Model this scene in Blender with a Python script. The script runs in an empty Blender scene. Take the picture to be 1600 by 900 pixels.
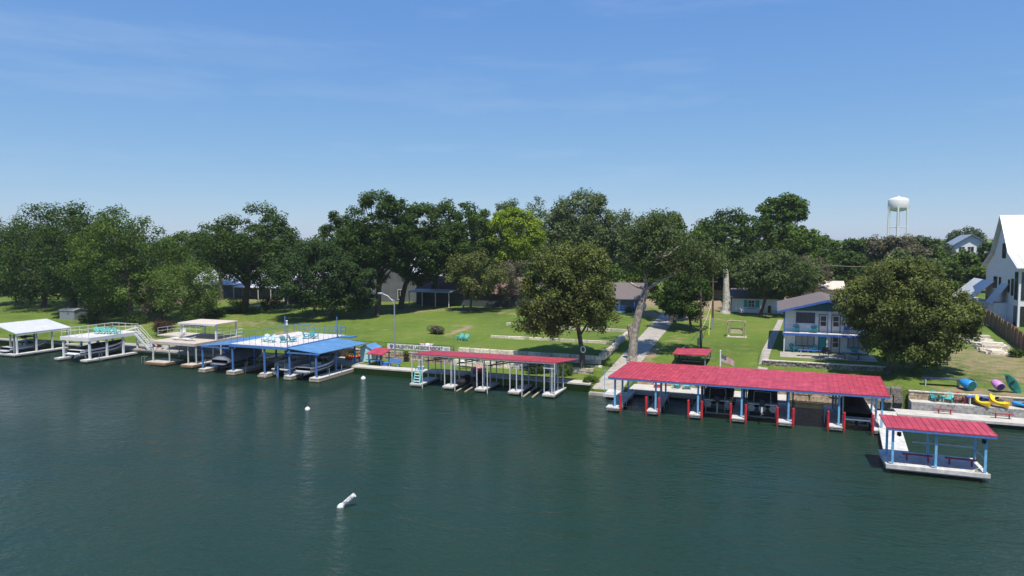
import bpy, math, random
import numpy as np
from mathutils import Vector
R = math.radians
random.seed(7)
sc = bpy.context.scene
col = sc.collection

# ------------------------------------------------------------------ camera
# x runs along the shore, y runs inland, z up, water at z = 0
F, HZ, CH = 1067.0, 385.0, 16.0
YAW = R(21)
PITCH = math.atan((450 - HZ) / F)
cam_d = bpy.data.cameras.new('camera'); cam = bpy.data.objects.new('camera', cam_d); col.objects.link(cam)
cam_d.sensor_width = 36; cam_d.lens = F / 1600 * 36; cam_d.clip_start = 0.5; cam_d.clip_end = 9000
cam.location = (0, 0, CH); cam.rotation_euler = (R(90) - PITCH, 0, YAW)
sc.camera = cam

# ------------------------------------------------------------------ sky, sun, exposure
SUN = Vector((0.19, -0.36, 0.91)).normalized()
world = bpy.data.worlds.new('World'); sc.world = world; world.use_nodes = True
wn, wl = world.node_tree.nodes, world.node_tree.links
wn.clear()
wo = wn.new('ShaderNodeOutputWorld'); bg = wn.new('ShaderNodeBackground')
sky = wn.new('ShaderNodeTexSky'); sky.sky_type = 'NISHITA'; sky.sun_disc = False
sky.sun_elevation = math.asin(SUN.z); sky.sun_rotation = math.atan2(SUN.x, SUN.y)
sky.altitude = 250; sky.air_density = 1.0; sky.dust_density = 0.0; sky.ozone_density = 3.0
SKYV = 0.13
bg.inputs['Strength'].default_value = SKYV
# faint high cirrus, laid out by sky direction
tc = wn.new('ShaderNodeTexCoord'); mp = wn.new('ShaderNodeMapping')
mp.inputs['Rotation'].default_value = (0, R(12), R(-21)); mp.inputs['Scale'].default_value = (1.3, 1.0, 9.0)
nz = wn.new('ShaderNodeTexNoise'); nz.inputs['Scale'].default_value = 2.1; nz.inputs['Detail'].default_value = 7; nz.inputs['Roughness'].default_value = 0.62
rp = wn.new('ShaderNodeMapRange'); rp.inputs['From Min'].default_value = 0.53; rp.inputs['From Max'].default_value = 0.85; rp.inputs['To Max'].default_value = 0.27
hs = wn.new('ShaderNodeHueSaturation'); hs.inputs['Saturation'].default_value = 1.0
mx = wn.new('ShaderNodeMixRGB'); mx.inputs['Color2'].default_value = (3.6, 4.3, 5.2, 1)
wl.new(tc.outputs['Generated'], mp.inputs['Vector']); wl.new(mp.outputs[0], nz.inputs['Vector'])
wl.new(nz.outputs['Fac'], rp.inputs['Value']); wl.new(rp.outputs[0], mx.inputs['Fac'])
sp_ = wn.new('ShaderNodeSeparateColor'); cb_ = wn.new('ShaderNodeCombineColor'); wl.new(sky.outputs[0], sp_.inputs[0])
for i_, (k_, g_) in enumerate(((.655, .79), (1.15, .595), (3.1, .22))):
    pw = wn.new('ShaderNodeMath'); pw.operation = 'POWER'; pw.inputs[1].default_value = g_; ml = wn.new('ShaderNodeMath'); ml.operation = 'MULTIPLY'; ml.inputs[1].default_value = k_
    wl.new(sp_.outputs[i_], pw.inputs[0]); wl.new(pw.outputs[0], ml.inputs[0]); wl.new(ml.outputs[0], cb_.inputs[i_])
wl.new(cb_.outputs[0], hs.inputs['Color']); wl.new(hs.outputs[0], mx.inputs['Color1'])
wl.new(mx.outputs[0], bg.inputs['Color']); wl.new(bg.outputs[0], wo.inputs['Surface'])
sun_d = bpy.data.lights.new('sun', 'SUN'); sun_d.energy = 5.0; sun_d.angle = R(0.53); sun_d.color = (1.0, 0.93, 0.82)
sun = bpy.data.objects.new('sun', sun_d); col.objects.link(sun)
sun.rotation_euler = SUN.to_track_quat('Z', 'Y').to_euler(); sun.location = (0, 40, 120)
sc.view_settings.view_transform = 'Standard'; sc.view_settings.look = 'None'
sc.view_settings.gamma = 1; sc.view_settings.exposure = 0.35; sc.view_settings.use_curve_mapping = False
sc.cycles.max_bounces = 6; sc.cycles.diffuse_bounces = 2; sc.cycles.glossy_bounces = 3
sc.cycles.transmission_bounces = 4; sc.cycles.transparent_max_bounces = 4

# ------------------------------------------------------------------ helpers
cpi, spi = math.cos(PITCH), math.sin(PITCH); ca, sa = math.cos(YAW), math.sin(YAW)
def at(px, py, y):
    """where the sight line of photo pixel (px, py) meets the plane y: real x and z there"""
    a = (px - 800) / F; b = -(py - 450) / F
    X, Y, Z = a, cpi + b * spi, b * cpi - spi
    s, n = ca * X - sa * Y, sa * X + ca * Y
    t = y / n
    return s * t, CH + Z * t

def base_xy(px, py, y):
    return at(px, py, y)[0]

ORG = {}
def root_of(o):
    while o.parent is not None: o = o.parent
    return o

class MB:
    def __init__(s): s.v = []; s.f = []; s.m = []
    def add(s, vs, fs, mi=0):
        s.cut = getattr(s, 'cut', []); s.cut.append((len(s.v), len(s.f)))
        n = len(s.v); s.v.extend([tuple(p) for p in vs]); s.f.extend([tuple(n + i for i in f) for f in fs]); s.m.extend([mi] * len(fs)); return s
    def box(s, x0, x1, y0, y1, z0, z1, mi=0):
        return s.add([(x0, y0, z0), (x1, y0, z0), (x1, y1, z0), (x0, y1, z0), (x0, y0, z1), (x1, y0, z1), (x1, y1, z1), (x0, y1, z1)],
                     [(0, 3, 2, 1), (4, 5, 6, 7), (0, 1, 5, 4), (1, 2, 6, 5), (2, 3, 7, 6), (3, 0, 4, 7)], mi)
    def rbox(s, cx, cy, z0, lx, ly, h, a=0, mi=0, top=1.0):
        c, q = math.cos(a), math.sin(a); vs = []
        for z, k in ((z0, 1), (z0 + h, top)):
            for dx, dy in ((-lx, -ly), (lx, -ly), (lx, ly), (-lx, ly)):
                dx, dy = dx * .5 * k, dy * .5 * k
                vs.append((cx + dx * c - dy * q, cy + dx * q + dy * c, z))
        return s.add(vs, [(0, 3, 2, 1), (4, 5, 6, 7), (0, 1, 5, 4), (1, 2, 6, 5), (2, 3, 7, 6), (3, 0, 4, 7)], mi)
    def tube(s, p, q, r, r2=None, n=8, mi=0, cap=True):
        p, q = Vector(p), Vector(q); d = q - p
        if d.length < 1e-6: return s
        d.normalize(); u = d.orthogonal().normalized(); w = d.cross(u); r2 = r if r2 is None else r2
        vs = [p + (u * math.cos(2 * math.pi * i / n) + w * math.sin(2 * math.pi * i / n)) * r for i in range(n)]
        vs += [q + (u * math.cos(2 * math.pi * i / n) + w * math.sin(2 * math.pi * i / n)) * r2 for i in range(n)]
        fs = [(i, (i + 1) % n, n + (i + 1) % n, n + i) for i in range(n)]
        if cap: fs += [tuple(range(n - 1, -1, -1)), tuple(range(n, 2 * n))]
        return s.add(vs, fs, mi)
    def bar(s, p, q, w, h=None, mi=0):
        p, q = Vector(p), Vector(q); h = h or w; d = (q - p)
        if d.length < 1e-6: return s
        d.normalize()
        up = Vector((0, 0, 1)) if abs(d.z) < .95 else Vector((0, 1, 0))
        u = d.cross(up).normalized() * (w / 2); k = u.cross(d).normalized() * (h / 2)
        vs = [p - u - k, p + u - k, p + u + k, p - u + k, q - u - k, q + u - k, q + u + k, q - u + k]
        return s.add(vs, [(0, 1, 2, 3), (7, 6, 5, 4), (0, 4, 5, 1), (1, 5, 6, 2), (2, 6, 7, 3), (3, 7, 4, 0)], mi)
    def path(s, pts, r, n=6, mi=0):
        for a, b in zip(pts, pts[1:]): s.tube(a, b, r, n=n, mi=mi)
        return s
    def slab(s, pts, t, mi=0):
        """polygon of 3-d points (any plane) thickened downwards by t"""
        n = len(pts); lo = [(p[0], p[1], p[2] - t) for p in pts]
        return s.add(list(pts) + lo, [tuple(range(n)), tuple(range(2 * n - 1, n - 1, -1))] + [(i, n + i, n + (i + 1) % n, (i + 1) % n) for i in range(n)], mi)
    def loft(s, rings, cap=True, closed=True, mi=0):
        n = len(rings[0]); vs = [p for r in rings for p in r]; fs = []
        for k in range(len(rings) - 1):
            for i in range(n if closed else n - 1):
                j = (i + 1) % n
                fs.append((k * n + i, k * n + j, (k + 1) * n + j, (k + 1) * n + i))
        if cap: fs += [tuple(range(n - 1, -1, -1)), tuple((len(rings) - 1) * n + i for i in range(n))]
        return s.add(vs, fs, mi)
    def sphere(s, c, r, n=10, m=7, sx=1, sy=1, sz=1, mi=0):
        rings = []
        for k in range(1, m):
            t = math.pi * k / m
            rings.append([(c[0] + r * sx * math.sin(t) * math.cos(2 * math.pi * i / n), c[1] + r * sy * math.sin(t) * math.sin(2 * math.pi * i / n), c[2] - r * sz * math.cos(t)) for i in range(n)])
        s.loft(rings, True, True, mi); return s
    def build(s, name, mat, parent=None, smooth=False, loc=None):
        me = bpy.data.meshes.new(name)
        off = ORG.get(root_of(parent).name, (0, 0, 0)) if parent is not None else (loc or (0, 0, 0))
        me.from_pydata([(v[0] - off[0], v[1] - off[1], v[2] - off[2]) for v in s.v], [], s.f)
        mats = mat if isinstance(mat, (list, tuple)) else [mat]
        for m_ in mats: me.materials.append(m_)
        if len(mats) > 1: me.polygons.foreach_set('material_index', s.m)
        if smooth: me.polygons.foreach_set('use_smooth', [True] * len(me.polygons))
        me.update()
        o = bpy.data.objects.new(name, me); col.objects.link(o)
        if parent is not None: o.parent = parent
        elif loc: o.location = loc
        return o

def each(g, name, mat, parent):
    """every primitive of g as a part of its own"""
    c = g.cut + [(len(g.v), len(g.f))]
    for (v0, f0), (v1, f1) in zip(c, c[1:]):
        q = MB(); q.v = g.v[v0:v1]; q.f = [tuple(i - v0 for i in f) for f in g.f[f0:f1]]; q.m = [0] * (f1 - f0); q.build(name, mat, parent)
def tag(o, label=None, cat=None, group=None, kind=None):
    if label: o['label'] = label
    if cat: o['category'] = cat
    if group: o['group'] = group
    if kind: o['kind'] = kind
    return o
def thing(name, label, cat, loc=(0, 0, 0), group=None):
    o = bpy.data.objects.new(name, None); o.empty_display_size = .3; o.location = loc; col.objects.link(o)
    ORG[o.name] = tuple(loc); return tag(o, label, cat, group)
def copy_tree(o, loc=None, rz=None, label=None, group=None, parent=None):
    c = o.copy(); col.objects.link(c)
    if parent is not None: c.parent = parent
    for ch in list(o.children): copy_tree(ch, parent=c)
    if loc is not None: c.location = loc
    if rz is not None: c.rotation_euler = (0, 0, rz)
    if label: c['label'] = label
    if group: c['group'] = group
    return c
def struct(o): o['kind'] = 'structure'; return o

# ------------------------------------------------------------------ materials
def mat(name, c, rough=.6, metal=0, var=.12, scale=3.0, bump=0.0, bscale=20.0, spec=.4, c2=None, algae=False, island=0, streak=0):
    m = bpy.data.materials.new(name); m.use_nodes = True; nt = m.node_tree; N, L = nt.nodes, nt.links
    b = N['Principled BSDF']; b.inputs['Roughness'].default_value = rough; b.inputs['Metallic'].default_value = metal
    b.inputs['Specular IOR Level'].default_value = spec
    t = N.new('ShaderNodeTexCoord'); n1 = N.new('ShaderNodeTexNoise'); n1.inputs['Scale'].default_value = scale; n1.inputs['Detail'].default_value = 6; n1.inputs['Roughness'].default_value = .65
    L.new(t.outputs['Object'], n1.inputs['Vector'])
    cr = N.new('ShaderNodeValToRGB'); e = cr.color_ramp.elements
    c2 = c2 or tuple(max(0, v * (1 - 2.2 * var)) for v in c)
    hi = tuple(min(1, v * (1 + var)) for v in c)
    e[0].position = .32; e[0].color = (*c2, 1); e[1].position = .66; e[1].color = (*hi, 1)
    L.new(n1.outputs['Fac'], cr.inputs['Fac']); out = cr.outputs['Color']
    if island:
        g = N.new('ShaderNodeNewGeometry'); mr = N.new('ShaderNodeMapRange'); mr.inputs['To Min'].default_value = 1 - island; mr.inputs['To Max'].default_value = 1 + island * .45
        L.new(g.outputs['Random Per Island'], mr.inputs['Value'])
        mm = N.new('ShaderNodeMixRGB'); mm.blend_type = 'MULTIPLY'; mm.inputs['Fac'].default_value = 1
        L.new(out, mm.inputs['Color1']); L.new(mr.outputs[0], mm.inputs['Color2']); out = mm.outputs[0]
    if streak:   # run-off streaks and faded sheets down the slope of a roof
        q = N.new('ShaderNodeMapping'); q.inputs['Scale'].default_value = (3.2, .10, .35) if streak > 0 else (.10, 3.2, .35); L.new(t.outputs['Object'], q.inputs['Vector'])
        n3 = N.new('ShaderNodeTexNoise'); n3.inputs['Scale'].default_value = 1.0; n3.inputs['Detail'].default_value = 5; n3.inputs['Roughness'].default_value = .7; L.new(q.outputs[0], n3.inputs['Vector'])
        mr = N.new('ShaderNodeMapRange'); mr.inputs['From Min'].default_value = .3; mr.inputs['From Max'].default_value = .7; mr.inputs['To Min'].default_value = 1 - abs(streak); mr.inputs['To Max'].default_value = 1 + abs(streak) * .5; L.new(n3.outputs['Fac'], mr.inputs['Value'])
        mm = N.new('ShaderNodeMixRGB'); mm.blend_type = 'MULTIPLY'; mm.inputs['Fac'].default_value = 1; L.new(out, mm.inputs['Color1']); L.new(mr.outputs[0], mm.inputs['Color2']); out = mm.outputs[0]
        f1 = N.new('ShaderNodeMapRange'); f1.inputs['From Min'].default_value = .62; f1.inputs['From Max'].default_value = .8; f1.inputs['To Max'].default_value = .5; L.new(n1.outputs['Fac'], f1.inputs['Value'])
        mf = N.new('ShaderNodeMixRGB'); mf.inputs['Color2'].default_value = (*[min(1, .45 * v + .28) for v in c], 1); L.new(f1.outputs[0], mf.inputs['Fac']); L.new(out, mf.inputs['Color1']); out = mf.outputs[0]
    if algae:    # stained band that the lake leaves on everything standing in it
        g = N.new('ShaderNodeNewGeometry'); sz = N.new('ShaderNodeSeparateXYZ'); L.new(g.outputs['Position'], sz.inputs[0])
        ad = N.new('ShaderNodeMath'); ad.operation = 'MULTIPLY_ADD'; ad.inputs[1].default_value = -.5; L.new(n1.outputs['Fac'], ad.inputs[0]); L.new(sz.outputs['Z'], ad.inputs[2])
        ar = N.new('ShaderNodeMapRange'); ar.inputs['From Min'].default_value = -.06; ar.inputs['From Max'].default_value = .12; ar.inputs['To Min'].default_value = .85; ar.inputs['To Max'].default_value = 0; L.new(ad.outputs[0], ar.inputs['Value'])
        ma = N.new('ShaderNodeMixRGB'); ma.inputs['Color2'].default_value = (.055, .055, .03, 1); L.new(ar.outputs[0], ma.inputs['Fac']); L.new(out, ma.inputs['Color1']); out = ma.outputs[0]
    L.new(out, b.inputs['Base Color'])
    rr = N.new('ShaderNodeMapRange'); rr.inputs['To Min'].default_value = max(.03, rough - .12); rr.inputs['To Max'].default_value = min(1, rough + .12)
    L.new(n1.outputs['Fac'], rr.inputs['Value']); L.new(rr.outputs[0], b.inputs['Roughness'])
    if bump:
        n2 = N.new('ShaderNodeTexNoise'); n2.inputs['Scale'].default_value = bscale; n2.inputs['Detail'].default_value = 5
        bp = N.new('ShaderNodeBump'); bp.inputs['Strength'].default_value = bump; bp.inputs['Distance'].default_value = .05
        L.new(t.outputs['Object'], n2.inputs['Vector']); L.new(n2.outputs['Fac'], bp.inputs['Height']); L.new(bp.outputs[0], b.inputs['Normal'])
    return m
M = {}
M['red_roof'] = mat('red_roof', (.405, .050, .078), .5, streak=.13, var=.16, scale=1.6, spec=.5)
M['red_paint'] = mat('red_paint', (.50, .025, .035), .5, algae=True, var=.15, scale=4)
M['blue_roof'] = mat('blue_roof', (.105, .25, .47), .45, var=.08, scale=.9, streak=.14)
M['blue_paint'] = mat('blue_paint', (.07, .17, .42), .5, algae=True, var=.12, scale=4)
M['sky_paint'] = mat('sky_paint', (.17, .42, .66), .5, algae=True, var=.12, scale=4)
M['royal_paint'] = mat('royal_paint', (.05, .11, .37), .5, var=.1, scale=3)
M['teal_paint'] = mat('teal_paint', (.03, .15, .22), .55, var=.12, scale=3)
M['turq'] = mat('turquoise_plastic', (.12, .52, .50), .5, var=.07, scale=6)
M['turq_dk'] = mat('teal_plastic', (.02, .33, .37), .5, var=.08, scale=6)
M['mint'] = mat('pale_mint_paint', (.50, .74, .70), .5, var=.06, scale=6)
M['aqua'] = mat('pale_aqua_paint', (.42, .68, .72), .6, var=.05, scale=3)
M['white'] = mat('white_paint', (.66, .66, .65), .5, var=.05, scale=3)
M['white_metal'] = mat('white_metal_roof', (.54, .56, .60), .4, streak=.12, var=.04, scale=1, spec=.5)
M['white_post'] = mat('weathered_white_post', (.55, .57, .58), .5, algae=True, var=.14, scale=5)
M['deck_white'] = mat('whitewashed_deck', (.55, .54, .52), .75, algae=True, var=.16, scale=2.5, bump=.2)
M['deck_grey'] = mat('grey_deck', (.36, .37, .37), .8, var=.12, scale=2.5, bump=.2)
M['deck_tan'] = mat('tan_deck', (.47, .42, .36), .8, var=.14, scale=2.5, bump=.2)
M['wood'] = mat('brown_wood', (.33, .20, .11), .8, algae=True, var=.2, scale=5, bump=.3)
M['wood_gap_dark'] = mat('wet_wood_and_gap_shade', (.05, .04, .03), .7, var=.3, scale=5)  # wet pilings and beams; also paints the shaded gaps under walkways
M['wood_pale'] = mat('pale_weathered_wood', (.38, .32, .24), .8, var=.2, scale=5)
M['pole_wood'] = mat('utility_pole_wood', (.13, .085, .055), .85, var=.25, scale=6, bump=.3)
M['grey_paint'] = mat('grey_metal', (.28, .30, .32), .45, metal=.3, var=.12, scale=4)
M['navy_frame'] = mat('navy_frame', (.05, .10, .24), .5, var=.1, scale=3)
M['galv'] = mat('galvanised_steel', (.36, .38, .40), .45, algae=True, metal=.5, var=.12, scale=6)
M['dark_metal'] = mat('dark_metal', (.035, .04, .045), .5, metal=.2, var=.2, scale=6)
M['tan_roof'] = mat('tan_roof', (.60, .52, .44), .6, streak=.15, var=.06, scale=1)
M['shingle'] = mat('grey_brown_shingles', (.155, .13, .125), .9, var=.22, scale=9, bump=.5, bscale=30)
M['shingle_red'] = mat('red_brown_shingles', (.20, .12, .105), .9, var=.2, scale=8, bump=.4, bscale=30)
M['siding'] = mat('pale_siding', (.76, .80, .86), .6, var=.05, scale=1.5)
M['siding_white'] = mat('white_siding', (.68, .69, .71), .6, var=.03, scale=1.2)
M['masonry'] = mat('white_painted_masonry', (.74, .74, .72), .8, var=.06, scale=3, bump=.3)
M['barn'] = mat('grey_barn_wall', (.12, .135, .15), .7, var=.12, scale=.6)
M['beige'] = mat('beige_wall', (.50, .42, .31), .8, var=.08, scale=2)
M['glass'] = mat('dark_window_glass', (.015, .018, .022), .08, var=.2, scale=1, spec=.8)
M['curtain'] = mat('pale_curtain', (.40, .42, .44), .8, var=.08, scale=4)
M['concrete'] = mat('concrete', (.35, .325, .285), .85, var=.13, scale=1.4, bump=.3, bscale=12)
M['concrete_w'] = mat('bright_concrete', (.47, .45, .41), .85, var=.09, scale=1.4, bump=.2, bscale=12)
M['block'] = mat('grey_block', (.30, .30, .29), .9, var=.25, scale=3, bump=.4, bscale=10)
M['stone'] = mat('white_limestone', (.62, .56, .46), .9, var=.2, scale=4, bump=.8, bscale=7, island=.30)
M['stone_tan'] = mat('tan_limestone', (.45, .35, .24), .9, var=.28, scale=3, bump=.8, bscale=7, island=.32)
M['stone_grey'] = mat('grey_limestone', (.27, .24, .21), .9, var=.3, scale=4, bump=.8, bscale=7, island=.4)
M['bark'] = mat('grey_brown_bark', (.11, .09, .07), .95, var=.35, scale=5, bump=.9, bscale=9)
M['bark_pale'] = mat('pale_grey_bark', (.33, .29, .25), .95, var=.32, scale=3, bump=.9, bscale=7)
M['bark_dead'] = mat('bleached_dead_wood', (.46, .43, .39), .9, var=.25, scale=3, bump=.8, bscale=6)
M['black_cover'] = mat('black_canvas', (.012, .012, .014), .8, var=.25, scale=3, bump=.4, bscale=6)
M['grey_cover'] = mat('grey_canvas', (.15, .17, .21), .8, var=.12, scale=2, bump=.4, bscale=4)
M['navy_cover'] = mat('navy_canvas', (.012, .016, .035), .75, var=.2, scale=3, bump=.4, bscale=5)
M['boat_white'] = mat('white_gelcoat', (.74, .75, .76), .2, var=.03, scale=2, spec=.6)
M['boat_navy'] = mat('navy_gelcoat', (.02, .03, .08), .2, var=.1, scale=2, spec=.6)
M['boat_grey'] = mat('grey_gelcoat', (.22, .25, .29), .25, var=.06, scale=2, spec=.6)
M['vinyl'] = mat('cream_vinyl', (.55, .53, .48), .5, var=.06, scale=5)
M['black'] = mat('black_plastic', (.012, .012, .014), .35, var=.2, scale=5)
M['orange'] = mat('orange_plastic', (.70, .13, .03), .4, var=.08, scale=5)
M['yellow'] = mat('yellow_plastic', (.80, .52, .015), .4, var=.06, scale=5)
M['kayak_blue'] = mat('blue_plastic', (.03, .26, .62), .35, var=.07, scale=5)
M['kayak_in'] = mat('dark_green_plastic', (.01, .13, .12), .5, var=.1, scale=5)
M['pink'] = mat('lilac_plastic', (.50, .24, .50), .4, var=.08, scale=5)
M['purple_in'] = mat('deep_purple_plastic', (.04, .03, .16), .5, var=.1, scale=5)
M['green_pl'] = mat('green_plastic', (.015, .16, .12), .4, var=.1, scale=5)
M['pinkred'] = mat('pink_red_vinyl', (.62, .15, .13), .4, var=.12, scale=4)
M['red_dk'] = mat('dark_red_paint', (.30, .03, .04), .6, var=.15, scale=5)
M['rope'] = mat('pale_rope', (.48, .46, .32), .7, var=.1, scale=8)
M['yguard'] = mat('yellow_green_guard', (.62, .70, .10), .5, var=.08, scale=5)
M['ink'] = mat('dark_sign_ink', (.02, .024, .03), .7, var=.1)
M['ink_blue'] = mat('faded_blue_ink', (.10, .14, .24), .7, var=.1)
M['flag_red'] = mat('flag_red', (.42, .03, .05), .8, var=.08); M['flag_white'] = mat('flag_white', (.68, .68, .68), .8, var=.05); M['flag_blue'] = mat('flag_blue', (.02, .03, .12), .8, var=.1)
M['fence_wood'] = mat('brown_fence_boards', (.20, .13, .09), .85, var=.22, scale=3, island=.25)
M['brush'] = mat('dead_brush', (.26, .20, .15), .9, var=.3, scale=4)
M['canvas'] = mat('white_canvas', (.62, .61, .58), .8, var=.08, scale=2, bump=.4, bscale=3)
M['car_dark'] = mat('dark_car_paint', (.03, .035, .045), .2, var=.1, spec=.6)
M['car_white'] = mat('white_car_paint', (.7, .7, .7), .2, var=.04, spec=.6)

def leaf_mat(name, dark, light, trans=.27):
    m = bpy.data.materials.new(name); m.use_nodes = True; nt = m.node_tree; N, L = nt.nodes, nt.links; N.clear()
    o = N.new('ShaderNodeOutputMaterial'); d = N.new('ShaderNodeBsdfPrincipled'); tr = N.new('ShaderNodeBsdfTranslucent'); mi = N.new('ShaderNodeMixShader')
    d.inputs['Roughness'].default_value = .65; d.inputs['Specular IOR Level'].default_value = .12
    a = N.new('ShaderNodeAttribute'); a.attribute_name = 'r'
    t = N.new('ShaderNodeTexCoord'); n = N.new('ShaderNodeTexNoise'); n.inputs['Scale'].default_value = .42; n.inputs['Detail'].default_value = 4
    ad = N.new('ShaderNodeMath'); ad.operation = 'ADD'; m2 = N.new('ShaderNodeMath'); m2.operation = 'MULTIPLY_ADD'; m2.inputs[1].default_value = 1.3; m2.inputs[2].default_value = -.4
    m3 = N.new('ShaderNodeMath'); m3.operation = 'MULTIPLY'; m3.inputs[1].default_value = .5
    cr = N.new('ShaderNodeValToRGB'); e = cr.color_ramp.elements; e[0].position = .1; e[0].color = (*dark, 1); e[1].position = .95; e[1].color = (*light, 1)
    L.new(t.outputs['Object'], n.inputs['Vector']); L.new(n.outputs['Fac'], m2.inputs[0]); L.new(a.outputs['Fac'], m3.inputs[0])
    L.new(m2.outputs[0], ad.inputs[0]); L.new(m3.outputs[0], ad.inputs[1]); L.new(ad.outputs[0], cr.inputs['Fac'])
    g = N.new('ShaderNodeHueSaturation'); g.inputs['Value'].default_value = 1.5; g.inputs['Saturation'].default_value = 1.1
    L.new(cr.outputs[0], d.inputs['Base Color']); L.new(cr.outputs[0], g.inputs['Color']); L.new(g.outputs[0], tr.inputs['Color'])
    mi.inputs['Fac'].default_value = trans; L.new(d.outputs[0], mi.inputs[1]); L.new(tr.outputs[0], mi.inputs[2]); L.new(mi.outputs[0], o.inputs['Surface'])
    return m
LM = {'pecan': leaf_mat('pecan_leaves', (.015, .034, .006), (.082, .138, .026)),
      'mid': leaf_mat('mid_green_leaves', (.024, .054, .009), (.125, .195, .034)),
      'blue': leaf_mat('blue_green_leaves', (.018, .040, .011), (.070, .122, .036)),
      'olive': leaf_mat('olive_leaves', (.034, .050, .012), (.200, .235, .065)),
      'yellow': leaf_mat('yellow_green_leaves', (.085, .150, .012), (.26, .33, .022)),
      'mesquite': leaf_mat('feathery_leaves', (.060, .105, .020), (.155, .225, .055)),
      'grey': leaf_mat('grey_green_leaves', (.034, .056, .017), (.145, .190, .068)),
      'dry': leaf_mat('dry_grey_twigs', (.075, .075, .040), (.185, .175, .110)),
      'rust': leaf_mat('dark_red_leaves', (.030, .018, .014), (.085, .045, .035)),
      'far': leaf_mat('far_leaves', (.045, .075, .035), (.105, .140, .065))}

# ------------------------------------------------------------------ ground
def interp(p, y):
    if y <= p[0][0]: return p[0][1]
    for (a, za), (b, zb) in zip(p, p[1:]):
        if y <= b: return za + (zb - za) * (y - a) / (b - a)
    return p[-1][1]
END = [(200, 5.6), (500, 6.5), (900, 9), (1700, 26), (4000, 30)]
PR_L = [(73, .9), (77.4, 1.0), (77.8, 1.7), (85, 2.3), (100, 3.5), (115, 4.3), (140, 4.9)] + END
PR_C = [(72, .9), (78.4, .92), (78.7, 1.95), (86, 2.75), (90, 2.95), (100, 3.6), (115, 4.4), (140, 4.9)] + END
PR_T = [(72, .9), (77.6, 1.0), (77.9, 1.6), (80.0, 1.9), (80.3, 2.75), (88.6, 3.05), (88.9, 3.4), (97.4, 3.65), (97.7, 3.95), (115, 4.45), (140, 4.9)] + END
PR_D = [(71, .3), (72.4, .75), (76, 1.2), (90, 2.8), (95, 3.3), (122, 4.2), (140, 4.8)] + END
PR_R = [(74, .8), (76, 1.1), (80, 1.75), (90, 2.8), (100, 3.2), (120, 4.1), (140, 4.8)] + END
PR_H = [(75.6, 1.85), (83.8, 2.0), (84.1, 2.72), (86, 2.92), (112, 3.6), (125, 4.3), (140, 4.8)] + END
PR_F = [(74, 2.1), (97, 3.0), (110, 3.5), (124, 4.2), (140, 4.8)] + END
PRS = [(-59, PR_L), (-55.5, PR_C), (-38.6, PR_C), (-37.9, PR_T), (-19.6, PR_T), (-18.9, PR_D), (-15.2, PR_D), (-14.0, PR_R), (-1.6, PR_R), (-1.0, PR_H), (11.6, PR_H), (12.4, PR_F)]
def coast(x):
    if x < -49.4: return 73.7
    if x < -18.4: return 72.6
    if x < -14.4: return 71.6
    if x < 10: return 75.8
    return 75.0
def hgt(x, y):
    if y < coast(x): return -2.2
    if x <= PRS[0][0]: z = interp(PR_L, y)
    elif x >= PRS[-1][0]: z = interp(PR_F, y)
    else:
        for (a, pa), (b, pb) in zip(PRS, PRS[1:]):
            if a <= x <= b:
                t = (x - a) / (b - a); z = interp(pa, y) * (1 - t) + interp(pb, y) * t; break
    if y > 90: z += .12 * math.sin(x * .23 + 1) * math.sin(y * .19) * min(1, (y - 90) / 10)
    if y > 700: z += min(1, (y - 700) / 900) * (7 * math.sin(x * .0031 + 1.3) + 5 * math.sin(x * .0083 + y * .002))
    return z
xs = [-4200, -3000, -2200, -1600, -1100, -800, -600, -450, -350, -280, -230, -200] + list(np.arange(-180, -60, 2.0)) + list(np.arange(-60, 32, .4)) + list(np.arange(32, 90, 2.0)) + [100, 120, 150, 200, 260, 350, 450, 600, 800, 1100, 1600, 2200, 3000]
ys = [-400, 40, 68, 70] + list(np.arange(71, 78.1, .2)) + list(np.arange(78.3, 81, .15)) + list(np.arange(81, 88.4, .5)) + [88.5, 88.75, 88.9, 89.2] + list(np.arange(89.5, 97.3, .5)) + [97.35, 97.55, 97.75, 98] + list(np.arange(98.5, 125, .75)) + list(np.arange(125, 180, 2.5)) + [185, 195, 210, 230, 260, 300, 350, 420, 500, 600, 700, 800, 950, 1100, 1300, 1500, 1700, 2000, 2600, 3400, 4200]
gv = [(x, y, hgt(x, y)) for y in ys for x in xs]
nx = len(xs)
gf = [(j * nx + i, j * nx + i + 1, (j + 1) * nx + i + 1, (j + 1) * nx + i) for j in range(len(ys) - 1) for i in range(nx - 1)]
me = bpy.data.meshes.new('ground'); me.from_pydata(gv, [], gf)
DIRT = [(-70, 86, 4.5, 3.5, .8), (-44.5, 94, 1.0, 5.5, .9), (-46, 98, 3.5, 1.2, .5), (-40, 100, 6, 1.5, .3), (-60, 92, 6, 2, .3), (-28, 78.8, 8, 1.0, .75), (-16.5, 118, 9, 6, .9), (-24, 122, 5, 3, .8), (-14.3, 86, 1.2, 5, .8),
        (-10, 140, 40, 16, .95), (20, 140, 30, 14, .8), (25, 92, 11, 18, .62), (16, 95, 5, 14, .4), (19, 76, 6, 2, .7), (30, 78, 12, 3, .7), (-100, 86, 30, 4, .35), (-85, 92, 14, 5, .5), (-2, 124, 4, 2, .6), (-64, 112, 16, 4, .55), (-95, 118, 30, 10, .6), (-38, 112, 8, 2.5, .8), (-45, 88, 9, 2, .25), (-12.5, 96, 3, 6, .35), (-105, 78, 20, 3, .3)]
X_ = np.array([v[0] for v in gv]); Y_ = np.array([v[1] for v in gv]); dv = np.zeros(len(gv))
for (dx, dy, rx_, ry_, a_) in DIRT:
    dv = np.maximum(dv, a_ * np.exp(-(((X_ - dx) / rx_) ** 2 + ((Y_ - dy) / ry_) ** 2)))
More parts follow.
